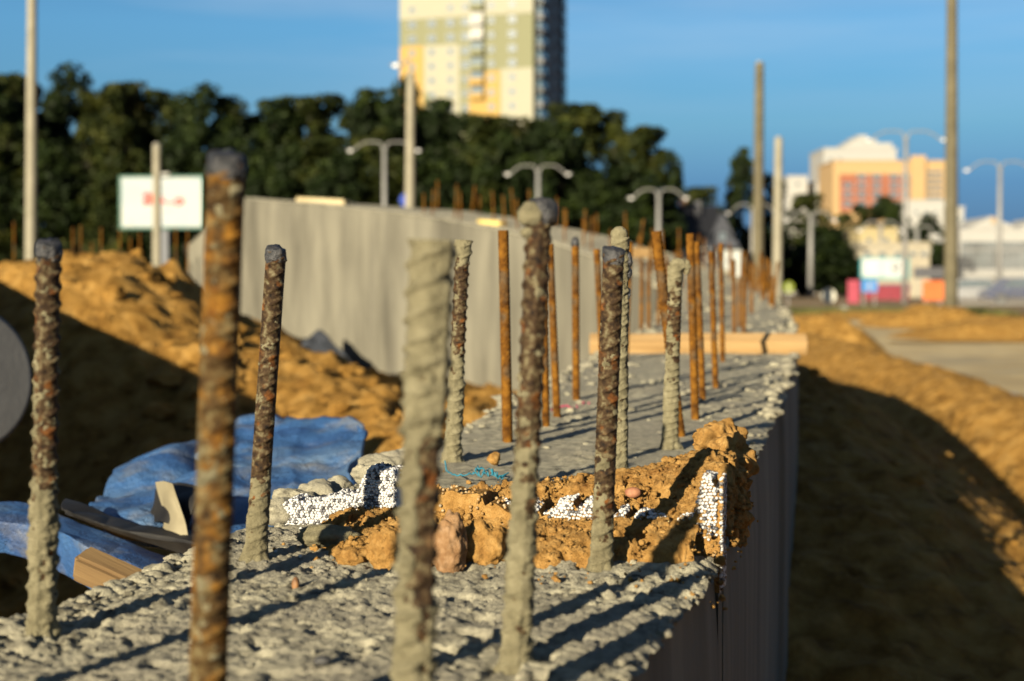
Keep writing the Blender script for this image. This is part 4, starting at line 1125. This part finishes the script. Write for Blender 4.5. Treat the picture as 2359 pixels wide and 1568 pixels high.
# ------------------------------------------------------------------ buildings
M_cream = flat_mat("cream render", (0.31, 0.305, 0.235), .85, var=.04)
M_olive = flat_mat("olive render", (0.185, 0.190, 0.112), .85, var=.05)
M_yellow = flat_mat("warm yellow render", (0.37, 0.245, 0.075), .85, var=.04)
M_white = flat_mat("white render", (0.34, 0.34, 0.325), .85, var=.04)
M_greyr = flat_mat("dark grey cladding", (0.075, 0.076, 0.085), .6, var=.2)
M_brick = flat_mat("red brick", (0.26, 0.095, 0.055), .9, var=.15, scale=.5)
M_orange = flat_mat("apricot render", (0.39, 0.265, 0.13), .85, var=.05)
M_frame = flat_mat("white window frame", (0.26, 0.28, 0.30), .5)
M_pane = flat_mat("window glass", (0.06, 0.10, 0.13), .15, spec=.6)
M_pane_dk = flat_mat("dark window glass", (0.05, 0.09, 0.12), .1, spec=.7)
M_balc = flat_mat("white balcony", (0.40, 0.40, 0.375), .7)
M_roof = flat_mat("dark roof", (0.016, 0.017, 0.021), .7)
def box_part(name, c, s, mat, parent, rz=0):
    g = Geo(); g.box(c, s, rz); return g.make(name, mat, parent)
def win_meshes(w, h):
    g = Geo(); t = min(w, h) * .10
    for c, s in (((0, 0, h / 2 - t / 2), (w, .12, t)), ((0, 0, -h / 2 + t / 2), (w, .12, t)), ((-w / 2 + t / 2, 0, 0), (t, .12, h - 2 * t)), ((w / 2 - t / 2, 0, 0), (t, .12, h - 2 * t)), ((w * .12, 0, 0), (t * .7, .10, h - 2 * t))):
        g.box(c, s)
    a = g.make("window", M_frame); ma = a.data; bpy.data.objects.remove(a)
    g = Geo(); g.box((0, .03, 0), (w - 2 * t + .01, .04, h - 2 * t + .01)); b = g.make("pane", M_pane); mb = b.data; bpy.data.objects.remove(b)
    return ma, mb
def window(parent, ms, x, y, z, rz=0, dark=False):
    w = link("window", ms[0], parent, (x, y, z), (0, 0, rz))
    p = link("pane", ms[1], w)
    return w
# painted tower block
D = 320.0; sc = S(D); TA = math.radians(18)
corner = P(1228, 700, D)
tower = thing("apartment_tower", "tall cream, olive and yellow apartment tower with a shaded grey right side", "apartment block", (corner.x, D, 0), -TA)
W1, W2 = 313 * sc / math.cos(TA), 84 * sc / math.sin(TA)
zt = lambda y: (HORIZON - y) * sc + EYE
xf = lambda px: -(1228 - px) * sc / math.cos(TA)
HT = zt(-130)
box_part("wall", (-W1 / 2, W2 / 2, HT / 2), (W1, W2, HT), M_olive, tower)
def panel(px0, px1, y0, y1, mat, nm="painted_panel"):
    box_part(nm, ((xf(px0) + xf(px1)) / 2, -.06, (zt(y0) + zt(y1)) / 2), (xf(px1) - xf(px0), .12, zt(y0) - zt(y1)), mat, tower)
panel(915, 1228, -130, 33, M_cream)
panel(915, 972, 96, 420, M_yellow)
panel(973, 1057, 96, 205, M_cream); panel(990, 1057, 205.5, 420, M_cream)
panel(1080, 1152, 162, 420, M_yellow); panel(1153, 1228, 158, 420, M_cream)
box_part("roof_slab", (-W1 / 2, W2 / 2, HT + .4), (W1 + .8, W2 + .8, .8), M_cream, tower)
wm = win_meshes(1.7, 1.5); wms = win_meshes(1.25, 1.3)
cols = [945, 992, 1036, 1071, 1132, 1180]
for r, y in enumerate([-100, -66, -28, 11, 46, 79, 112, 145, 178, 211, 244, 277]):
    for c, px in enumerate(cols):
        small = (y < 33) or (c < 3 and y > 95) or y > 158
        if y == 11 and c == 1: continue
        window(tower, wms if small or c == 4 else wm, xf(px), -.16, zt(y))
for y in (8, 43, 76, 112, 148, 180, 214):   # stacked balconies in the middle bay
    bl = box_part("balcony", (xf(1100), -.75, zt(y + 6)), (2.9, 1.3, 1.15), M_balc if y in (43, 76) else (M_olive if y < 150 else M_yellow), tower)
    box_part("glazing", (xf(1100), -.55, zt(y + 6) + 1.25), (2.7, .8, 1.3), M_balc if y in (43, 76) else M_pane, bl)
# the right side: dark cladding with bays of balconies and glass strips
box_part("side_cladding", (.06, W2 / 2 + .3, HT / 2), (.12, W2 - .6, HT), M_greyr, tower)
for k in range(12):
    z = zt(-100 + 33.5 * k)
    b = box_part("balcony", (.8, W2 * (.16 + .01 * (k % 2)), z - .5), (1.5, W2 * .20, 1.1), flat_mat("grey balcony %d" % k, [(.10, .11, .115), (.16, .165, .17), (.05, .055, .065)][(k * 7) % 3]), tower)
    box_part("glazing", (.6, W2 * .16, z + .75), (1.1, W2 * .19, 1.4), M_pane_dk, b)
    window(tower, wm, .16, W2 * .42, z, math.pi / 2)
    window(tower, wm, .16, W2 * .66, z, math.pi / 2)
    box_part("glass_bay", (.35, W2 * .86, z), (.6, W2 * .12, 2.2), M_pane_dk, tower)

def simple_block(name, label, px0, px1, y0, d, depth, mat, wins=(), cat="building", rot=0.0, roof=None, ybase=None):
    c = P((px0 + px1) / 2, 700, d)
    root = thing(name, label, cat, (c.x, d, 0), rot)
    w = (px1 - px0) * S(d); h = (HORIZON - y0) * S(d) + EYE
    box_part("wall", (0, depth / 2, h / 2), (w, depth, h), mat, root)
    box_part("roof", (0, depth / 2, h + .2), (w + .4, depth + .4, .4), roof or mat, root)
    for (px, py, pw, ph) in wins:
        ms = win_meshes(pw * S(d), ph * S(d))
        window(root, ms, (px - (px0 + px1) / 2) * S(d), -.12, (HORIZON - py) * S(d) + EYE)
    return root, w, h
d = 430
r, w, h = simple_block("apartment_block", "white stepped apartment block rising behind the orange building", 1895, 2062, 345, d, 20, M_white, [(px, py, 9, 9) for px in (1912, 1932) for py in (370, 395, 420, 445)], "apartment block")
for (a, b, yy) in ((1946, 1962, 332), (1962, 2022, 322), (2022, 2058, 330), (1978, 2000, 312)):
    box_part("roof_storey", (((a + b) / 2 - 1978.5) * S(d), 10 - .01 * a / 100, (HORIZON - (345 + yy) / 2) * S(d) + EYE + .21), ((b - a) * S(d), 12 + a * .001, (345 - yy) * S(d)), M_white, r)
d = 380
r, w, h = simple_block("office_building", "orange building with a red brick middle and rows of pale windows", 1917, 2176, 374, d, 18, M_orange, [], "building")
cx = (1917 + 2176) / 2
X = lambda px: (px - cx) * S(d); Z = lambda y: (HORIZON - y) * S(d) + EYE
box_part("brick_panel", (X(2013), -.06, Z(445)), ((2110 - 1928) * S(d) * .9, .12, 86 * S(d)), M_brick, r)
box_part("stair_tower", (X(2110), -.5, Z(360) / 2), (34 * S(d), 1.0, Z(360)), M_orange, r)
wms2 = win_meshes(20 * S(d), 13 * S(d))
for py in (408, 428, 448, 470):
    for px in (1950, 1982, 2016, 2056, 2082):
        if (px == 1950 and py < 420): continue
        window(r, wms2, X(px), -.2, Z(py))
wms3 = win_meshes(36 * S(d), 7 * S(d))
for py in (398, 412, 426, 440, 455):
    window(r, wms3, X(2150), -.12, Z(py))
simple_block("apartment_block", "long low white block left of the orange building", 1838, 1916, 424, 400, 14, M_white, [(px, 440, 8, 7) for px in (1852, 1872, 1892)], "apartment block")
simple_block("roof_house", "small white rooftop block above the long low white one", 1812, 1858, 409, 395, 10, M_white, [(1835, 425, 8, 8)], "building")
simple_block("apartment_block", "white block low on the right between the orange building and the tall dark pole", 2090, 2178, 464, 360, 14, M_white, [(px, 490, 8, 8) for px in (2108, 2130, 2152)], "apartment block")
simple_block("apartment_block", "narrow white block just right of the tall dark pole", 2198, 2218, 480, 350, 12, M_white, [(2208, 505, 7, 8)], "apartment block")
simple_block("low_building", "flat yellow building under the trees behind the teal framed board", 1978, 2066, 530, 215, 12, flat_mat("straw render", (.36, .30, .16)), [(2000, 552, 10, 9), (2040, 552, 10, 9)], "building", ybase=None)
r, w, h = simple_block("shop_building", "row of beige shop fronts behind the teal framed board", 1980, 2140, 565, 185, 10, flat_mat("beige render", (.32, .29, .22)), [(px, 585, 14, 9) for px in (1996, 2030, 2066, 2100, 2126)], "building")
# far right: long white hall with a gabled bay over grey glazing
d = 260; cx = 2330
root = thing("glazed_hall", "long white hall with a gabled top over grey glazing at the right edge", "building", (P(cx, 700, d).x, d, 0))
X = lambda px: (px - cx) * S(d); Z = lambda y: (HORIZON - y) * S(d) + EYE
box_part("wall", (X(2350), 8, Z(528) / 2), (280 * S(d), 16, Z(528)), M_white, root)
g = Geo()
for (a, b, c, y) in ((2222, 2282, 2342, 498), (2335, 2400, 2460, 500)):
    xa, xb, xc = X(a), X(b), X(c)
    z0, z1 = Z(528), Z(y)
    g.add([(xa, -.2, z0), (xb, -.2, z1), (xc, -.2, z0), (xa, 14, z0), (xb, 14, z1), (xc, 14, z0)], [(0, 2, 1), (3, 4, 5), (0, 1, 4, 3), (1, 2, 5, 4), (0, 3, 5, 2)])
g.make("gable_roof", M_white, root)
box_part("orange_trim", (X(2284), -.35, Z(508)), (8 * S(d), .2, 14 * S(d)), M_orange, root)
gl = box_part("glass_front", (X(2350), -.1, Z(590)), (276 * S(d), .2, 66 * S(d)), flat_mat("grey green glazing", (.10, .115, .12), .2, var=.5, scale=.4, spec=.6), root)
for k in range(18):
    box_part("mullion", (X(2216 + 15.5 * k), -.28, Z(590)), (2.6 * S(d), .16, 66 * S(d)), M_frame, gl)
box_part("canopy", (X(2350), -1.0, Z(630)), (290 * S(d), 2.4, 20 * S(d)), M_white, root)
gl2 = box_part("shop_glazing", (X(2350), -.12, Z(668)), (274 * S(d), .2, 48 * S(d)), flat_mat("grey shop glazing", (.10, .11, .12), .25, var=.4, scale=.4), root)  # plain dark grey glass below the canopy
for (px, py, w_, h_) in ((2268, 658, 40, 34), (2240, 660, 14, 30), (2322, 655, 26, 20)):
    box_part("shop_sign", (X(px), -.4, Z(py)), (w_ * S(d), .3, h_ * S(d)), M_balc, root)
# dark roofed house with a pale gable
d = 150; cx = 1625
root = thing("house", "house with a big dark roof and shade-painted gable above a white ground floor", "house", (P(cx, 700, d).x, d, 0))
X = lambda px: (px - cx) * S(d); Z = lambda y: (HORIZON - y) * S(d) + EYE
box_part("wall", (X(1632), 4, Z(572) / 2), (150 * S(d), 8, Z(572)), flat_mat("white lower wall", (.40, .43, .42)), root)
M_shingle = flat_mat("black roof sheets", (.010, .011, .015), .55)
g = Geo()
g.add([(X(1500), -.6, Z(568)), (X(1690), -.6, Z(568)), (X(1660), 3.0, Z(470)), (X(1535), 3.0, Z(470)), (X(1500), 8.6, Z(568)), (X(1690), 8.6, Z(568))],
      [(0, 1, 2, 3), (1, 5, 2), (5, 4, 3, 2), (4, 0, 3), (0, 4, 5, 1)])
rf = g.make("roof", M_shingle, root)
box_part("chimney", (X(1578), 3, Z(458)), (16 * S(d), .6, 30 * S(d)), flat_mat("chimney brick", (.33, .20, .14)), rf)
box_part("chimney", (X(1612), 2.2, Z(478)), (14 * S(d), .5, 34 * S(d)), M_greyr, rf)
g = Geo()
g.add([(X(1622), -.9, Z(570)), (X(1700), -.9, Z(570)), (X(1661), -.9, Z(492)), (X(1622), 3, Z(570)), (X(1700), 3, Z(570)), (X(1661), 3, Z(492))],
      [(0, 1, 2), (3, 5, 4), (0, 2, 5, 3), (1, 4, 5, 2), (0, 3, 4, 1)])
gb = g.make("gable", flat_mat("shaded gable boards", (.045, .05, .065)), root)  # the pale gable's shade is put into this dark base colour
window(gb, win_meshes(13 * S(d), 18 * S(d)), X(1660), -.98, Z(545))
for px in (1590, 1640, 1680):
    window(root, win_meshes(12 * S(d), 16 * S(d)), X(px), -.1, Z(600))

# ------------------------------------------------------------------ boards and signs
def strip_pts(g, pts, w, y=0.0):
    c = catmull(np.array([(p[0], p[1]) for p in pts]), 8)
    w = np.interp(np.linspace(0, 1, len(c)), np.linspace(0, 1, len(w)), w) if hasattr(w, '__len__') else np.full(len(c), w)
    t = np.gradient(c, axis=0); t /= np.linalg.norm(t, axis=1, keepdims=True) + 1e-9
    nrm = np.stack([-t[:, 1], t[:, 0]], 1)
    a = c + nrm * w[:, None] / 2; b = c - nrm * w[:, None] / 2
    V = [(q[0], y, q[1]) for q in a] + [(q[0], y, q[1]) for q in b]
    n = len(c)
    g.add(V, [(i, i + 1, n + i + 1, n + i) for i in range(n - 1)])
d = 112; cx = 374
root = thing("billboard", "white roadside billboard with a red scribbled emblem on a pale blue ground", "billboard", (P(cx, 700, d).x, d, 0), -.05)
X = lambda px: (px - cx) * S(d); Z = lambda y: (HORIZON - y) * S(d) + EYE
M_bb = make_mat("billboard print", [(0.40, (0.27, 0.33, 0.36)), (0.52, (0.33, 0.37, 0.385)), (0.62, (0.37, 0.39, 0.385))], 0.35, 3, .6, stretch=(.6, 1, 1))
box_part("panel", (0, 0, Z(466)), (188 * S(d), .25, 114 * S(d)), M_bb, root)
fr = Geo()
for c, s in (((0, 0, Z(407.5)), (196 * S(d), .35, 4 * S(d))), ((0, 0, Z(525.5)), (196 * S(d), .35, 4 * S(d))), ((X(278.5), 0, Z(466)), (4 * S(d), .35, 113 * S(d))), ((X(469.5), 0, Z(466)), (4 * S(d), .35, 113 * S(d)))):
    fr.box(c, s)
fr.make("frame", flat_mat("green frame", (.06, .16, .12)), root)
g = Geo(); g.box((X(378), .3, Z(525) / 2), (.55, .5, Z(525))); g.make("post", flat_mat("grey post", (.16, .17, .19)), root)
box_part("lamp_bracket", (X(382), -.2, Z(403)), (26 * S(d), .5, 6 * S(d)), M_balc, root)
g = Geo()
for pts, w in ((((332, 452), (340, 450), (352, 454), (356, 462), (346, 466), (336, 464), (338, 474)), [6, 12, 13, 12, 12, 10, 4]), (((362, 460), (372, 462), (380, 466), (392, 468), (404, 468)), [5, 7, 5, 4, 4]), (((404, 468), (412, 460), (420, 460), (424, 466), (414, 472), (406, 470)), [4, 7, 8, 8, 6, 4]), (((376, 452), (378, 460), (380, 468)), [2, 3, 2])):
    strip_pts(g, [(X(a), Z(b)) for a, b in pts], [q * S(d) for q in w], -.135)
g.make("red_emblem", flat_mat("emblem red", (.55, .05, .03), .6), root)
g = Geo(); g.box((X(300), -.135, Z(512)), (16 * S(d), .006, 12 * S(d))); g.box((X(385), -.135, Z(484)), (44 * S(d), .006, 6 * S(d)))
g.make("white_patch", M_balc, root)

def disc_sign(px, py, d, rpx, mat, label, mark=None, post=True, back=None):
    p = P(px, py, d)
    root = thing("road_sign", label, "road sign", (p.x, d, 0))
    g = Geo(); r = rpx * S(d)
    g.tube([(0, .03, p.z), (0, -.01, p.z)], r, 32); g.make("disc", mat, root)
    if mark:
        g = Geo(); mark(g, r, p.z); g.make("symbol", M_balc, root)
    if post:
        g = Geo(); g.tube([(0, .07, 0), (0, .07, p.z + r * .6)], .03, 10); g.make("post", M_galv, root)
    return root
disc_sign(936, 461, 60, 16, flat_mat("sign blue", (.012, .05, .36), .4), "round blue road sign just above the far wall top by the single-armed pole", lambda g, r, z: (g.box((0, -.014, z + r * .1), (r * .18, .006, r * 1.0)), g.box((r * .2, -.014, z + r * .42), (r * .5, .006, r * .2))))
disc_sign(1816, 661, 70, 13, flat_mat("sign yellow green", (.16, .20, .012), .5), "small round yellow-green sign right of the pale concrete pole", lambda g, r, z: g.box((0, -.014, z), (r * .3, .006, r * .9)))
disc_sign(1908, 681, 60, 17, flat_mat("sign white", (.55, .54, .46), .5), "round white sign on a short post at the back of the sand road")
def board(px0, px1, y0, y1, d, mat, label, nm="sign_board", cat="sign", legs=True, extra=None):
    cx = (px0 + px1) / 2
    p = P(cx, (y0 + y1) / 2, d); w = (px1 - px0) * S(d); h = (y1 - y0) * S(d)
    root = thing(nm, label, cat, (p.x, d, 0))
    box_part("panel", (0, 0, p.z), (w, .08, h), mat, root)
    if legs:
        for m in (-1, 1):
            box_part("leg", (m * w * .36, .07, (p.z - h / 2) / 2), (.07, .05, p.z - h / 2), M_galv, root)
    if extra: extra(root, p, w, h)
    return root
board(2125, 2173, 646, 692, 58, flat_mat("sign orange", (.50, .13, .035), .6), "square bright orange board left of the tall dark pole")
def teal_extra(root, p, w, h):
    fr = Geo()
    for c, s in (((0, -.01, p.z + h / 2), (w * 1.04, .12, h * .07)), ((0, -.01, p.z - h / 2), (w * 1.04, .12, h * .10)), ((-w / 2, -.01, p.z), (w * .035, .12, h)), ((w / 2, -.01, p.z), (w * .035, .12, h)), ((-w * .05, -.01, p.z), (w * .02, .11, h))):
        fr.box(c, s)
    fr.make("frame", flat_mat("teal frame", (.03, .25, .28)), root)
    g = Geo()
    strip_pts(g, [(w * .18, p.z + h * .2), (w * .28, p.z + h * .22), (w * .26, p.z + h * .02), (w * .16, p.z - h * .02), (w * .26, p.z - h * .12), (w * .2, p.z - h * .22)], w * .03, -.046)
    g.make("symbol", M_greyr, root)
board(1982, 2092, 594, 640, 120, flat_mat("board white", (.45, .48, .48), .5), "white board with a teal frame and dark curl behind the red fence", "notice_board", "sign", True, teal_extra)
board(1984, 2020, 645, 672, 80, flat_mat("sign light blue", (.07, .21, .50), .4), "small light blue square sign in front of the red fence", extra=lambda root, p, w, h: box_part("symbol", (0, -.05, p.z), (w * .12, .02, h * .55), M_balc, root))

rf_ = thing("red_fence", "maroon red hoarding with a dark upper band behind the sand road", "fence", (P(2030, 700, 100).x, 100, 0))
for k in range(12):
    px0 = 1990 + k * 8.6
    box_part("fence_panel", ((px0 + 4 - 2030) * S(100), 0, (HORIZON - 690) * S(100) + EYE + .45), (8.2 * S(100), .06, 34 * S(100)), flat_mat("maroon sheet %d" % k, (.20 + .012 * (k % 3), .03, .045), .6), rf_)
box_part("upper_band", ((2060 - 2030) * S(100), .04, (HORIZON - 662) * S(100) + EYE), (72 * S(100), .06, 18 * S(100)), flat_mat("slate band", (.10, .09, .14)), rf_)
board(1952, 1978, 645, 698, 95, flat_mat("cerise panel", (.32, .05, .08), .6), "pinkish red panel with a cut corner left of the light blue sign", "advert_panel")
board(2104, 2180, 615, 640, 140, M_greyr, "long dark panel behind the orange board", "dark_panel", "sign")
p = P(1943, 712, 50)
V, F = lumps([((0, 0, 0), (11 * S(50), .12, 10 * S(50)), 4.0)], 3, .2)
tag(link("stone", mesh_np("stone", V, F, True, M_balc), None, (p.x, 50, 10 * S(50))), "small white stone lying at the back edge of the sand road", "stone")

# picket fence and cars at the far right
d = 75
root = thing("picket_fence", "tall pale steel picket fence at the right edge in front of the glazed hall", "fence", (P(2280, 700, d).x, d, 0))
g = Geo(); g.box((0, 0, 0), (2.2 * S(d), .03, (700 - 560) * S(d))); pk = g.make("picket", M_galv); pme = pk.data; bpy.data.objects.remove(pk)
for k in range(24):
    link("picket", pme, root, ((2204 + k * 7.4 - 2280) * S(d), 0, EYE + (HORIZON - 632) * S(d)))
for y in (575, 700):
    box_part("rail", ((2290 - 2280) * S(d), .05, EYE + (HORIZON - y) * S(d)), (180 * S(d), .05, 4 * S(d)), M_galv, root)
def car(px, d, col, label):
    p = P(px, 700, d)
    root = thing("parked_car", label, "car", (p.x, d, 0), 0, "cars parked behind the picket fence")
    m = flat_mat("car paint " + label[:8], col, .3, spec=.6)
    prof = [(-2.1, .35), (-2.1, .75), (-1.5, .92), (-.9, 1.42), (.7, 1.45), (1.4, .98), (2.1, .82), (2.15, .35)]
    g = Geo(); n = len(prof)
    g.add([(x, -.82, z) for x, z in prof] + [(x, .82, z) for x, z in prof], [tuple(range(n)), tuple(range(n, 2 * n))[::-1]] + [(i, i + n, (i + 1) % n + n, (i + 1) % n) for i in range(n)])
    g.make("body", m, root)
    g = Geo(); g.add([(-1.3, -.835, .95), (1.15, -.835, .98), (.65, -.835, 1.36), (-.82, -.835, 1.34)], [(0, 1, 2, 3)]); g.make("side_window", M_pane_dk, root)
    for x in (-1.35, 1.35):
        g = Geo(); g.tube([(x, -.86, .32), (x, -.64, .32)], .32, 18); wl_ = g.make("wheel", M_roof, root)
        g = Geo(); g.tube([(x, -.875, .32), (x, -.86, .32)], .19, 14); g.make("rim", M_galv, wl_)
    V0, F0 = ico(2)
    for x in (2.08,):
        link("headlight", mesh_np("headlight", V0 * np.array([.08, .14, .09]) + np.array([x, -.65, .70]), F0, True, M_lamp), root)
car(2352, 84, (.02, .035, .11), "dark blue car cut by the right edge behind the fence")
car(2238, 88, (.30, .31, .33), "grey car parked behind the picket fence left of the dark blue one")

# ------------------------------------------------------------------ trees
def tree_meshes(seed, W, H, n_leaf=2600, leaf=.5, col='a', low=.04, nclump=60):
    r = np.random.default_rng(seed)
    cl = []
    for i in range(nclump):
        t = r.uniform(low, 1.0)
        prof = math.sin(math.pi * min(1, (t * (.80 if seed % 3 else .88) + .10))) ** (.5, .9, .65)[seed % 3]
        a = r.uniform(0, 2 * math.pi); q = math.sqrt(r.uniform(0, 1)) * prof * W / 2 * .92
        cl.append((q * math.cos(a), q * math.sin(a), H * (.05 + .93 * t) * r.uniform(.93, 1.03), W * r.uniform(.06, .19)))
    C = np.array(cl)
    idx = r.integers(0, nclump, n_leaf)
    v = r.normal(size=(n_leaf, 3)); v /= np.linalg.norm(v, axis=1)[:, None]
    rad = r.uniform(.55, 1.08, n_leaf)[:, None]
    pos = C[idx, :3] + v * rad * C[idx, 3][:, None] * np.array([1, 1, 1.0])
    pos[:, 2] = np.clip(pos[:, 2], .3, H)
    a = r.normal(size=(n_leaf, 3)); a /= np.linalg.norm(a, axis=1)[:, None]
    b = np.cross(a, v + r.normal(size=(n_leaf, 3)) * .4); b /= np.linalg.norm(b, axis=1)[:, None] + 1e-9
    s = leaf * r.uniform(.6, 1.5, n_leaf)[:, None]
    V = np.stack([pos - a * s - b * s * .5, pos + a * s * .2 - b * s * .7, pos + a * s + b * s * .4, pos - a * s * .3 + b * s * .7], 1).reshape(-1, 3)
    F = np.arange(n_leaf * 4).reshape(-1, 4)
    crown = mesh_np("crown", V, F, False, M_leaf[col])
    g = Geo()
    g.tube([(0, 0, -.2), (.1, 0, H * .25), (0, .1, H * .55), (.1, 0, H * .8)], [W * .035, W * .028, W * .018, W * .006], 9)
    for k in range(6):
        c = C[k]; z0 = H * r.uniform(.2, .5)
        g.tube([(0, 0, z0), (c[0] * .5, c[1] * .5, (z0 + c[2]) / 2 + .3), (c[0], c[1], c[2])], [W * .016, W * .010, W * .004], 6)
    o = g.make("trunk", M_bark, None, True); tm = o.data; bpy.data.objects.remove(o)
    return crown, tm
M_leaf = {
    'a': make_mat("dark green leaves", [(0.33, (0.003, 0.0070, 0.001)), (0.5, (0.0075, 0.0155, 0.0018)), (0.66, (0.021, 0.034, 0.003))], .30, 5, .7, spec=.15),
    'b': make_mat("olive leaves", [(0.33, (0.005, 0.0095, 0.0012)), (0.5, (0.0145, 0.0215, 0.002)), (0.66, (0.038, 0.042, 0.003))], .32, 5, .7, spec=.15),
    'c': make_mat("brownish green leaves", [(0.33, (0.005, 0.0085, 0.0015)), (0.5, (0.015, 0.0185, 0.002)), (0.66, (0.042, 0.036, 0.004))], .32, 5, .7, spec=.15)}
M_bark = flat_mat("bark", (.03, .025, .018), .9)
protos = [tree_meshes(31 + i, 1.0 * 9, 20, 8000, .28, c) for i, c in enumerate(['a', 'b', 'a', 'c', 'b'])]
def put_tree(px, ytop, d, wpx, label, grp, proto=None, W0=9.0, H0=20.0):
    p = P(px, 700, d); H = (HORIZON - ytop) * S(d) + EYE
    root = thing("tree", label, "tree", (p.x, d, 0), random.uniform(0, 6.28), grp)
    cm, tm = protos[proto if proto is not None else random.randrange(5)]
    sx = wpx * S(d) / W0; sz = H / H0
    for nm, me in (("crown", cm), ("trunk", tm)):
        o = link(nm, me, root); o.scale = (sx, sx, sz)
    return root
BELT = "trees of the dark belt behind the far wall"
for px, yt, w, pr, lab in (
        (-30, 196, 210, 0, "dark tree at the left edge, left of the tall pale pole"), (60, 182, 170, 1, "dark tree directly behind the tall pale pole at the left"), (150, 150, 165, 2, "tallest dark tree of the belt at the left, with sky showing through its top"),
        (232, 200, 150, 1, "olive tree just right of the tallest dark tree"), (310, 196, 150, 3, "brownish green tree above the left end of the billboard"), (395, 214, 150, 1, "olive tree above the billboard, right of the short pole"), (480, 192, 150, 2, "dark tree behind the grey tip of the nearest bar"), (560, 226, 150, 4, "olive tree first right of the nearest bar's tip"), (640, 236, 150, 0, "dark tree midway between the nearest bar and the single-armed pole"), (715, 232, 160, 1, "olive-topped tree right of the gap between nearest bar and single-armed pole"),
        (790, 216, 160, 4, "olive tree just left of the first double-armed lamp"), (860, 214, 150, 0, "dark tree behind the first double-armed lamp"), (925, 178, 110, 2, "pointed dark tree in front of the left edge of the tower block"), (1000, 236, 150, 0, "dark tree under the left part of the tower block"),
        (1085, 262, 160, 2, "dark tree under the middle of the tower block"), (1170, 275, 150, 3, "brownish green tree under the tower's yellow panels"), (1250, 282, 150, 0, "dark tree below the tower's shaded grey side"), (1325, 240, 190, 1, "broad sunlit olive tree at the right end of the belt beside the tower"), (1410, 252, 170, 4, "olive tree sloping down at the right of the belt"), (1470, 300, 150, 1, "lowest tree at the right end of the belt")):
    put_tree(px, yt, random.uniform(150, 160), w * 1.35, lab or "dark leafy tree in the dense belt behind the far wall", BELT, pr)
for px in range(-60, 1540, 62):
    put_tree(px + random.uniform(-20, 20), 300 + random.uniform(-35, 70) + max(0, px - 1300) * .5, random.uniform(142, 148), 200, "dark leafy tree in the dense belt behind the far wall", BELT, random.choice([0, 2, 0, 1]))
put_tree(1545, 345, 152, 70, "small tree with a sparse tufted top right of the belt", None, 2)
put_tree(1600, 432, 230, 160, "low distant tree above the dark house roof", None, 1)
put_tree(1706, 345, 170, 82, "narrow dark tree behind the brownish concrete pole", None, 0)
put_tree(1765, 400, 178, 110, "dark tree between the two poles at the right", None, 2)
put_tree(1845, 448, 215, 150, "dark tree in front of the long low white block", None, 1)
put_tree(1900, 520, 205, 150, "low dark tree behind the lamp right of the pale pole", None, 0)
put_tree(1960, 472, 235, 110, "olive tree left of the middle in front of the orange building", None, 4)
put_tree(2040, 455, 240, 120, "dark tree in front of the orange building's brick panel", None, 0)
put_tree(2130, 492, 240, 100, "dark tree in front of the white block left of the tall dark pole", None, 2)
put_tree(2165, 560, 200, 80, "low dark tree just left of the tall dark pole", None, 0)
for px in (1690, 1780, 1850, 1920, 1965):
    put_tree(px, 570 + random.uniform(-15, 15), 185 + random.uniform(-6, 6), 150, "low dark shrubby tree under the taller trees right of the house", "low dark trees right of the house", 0)
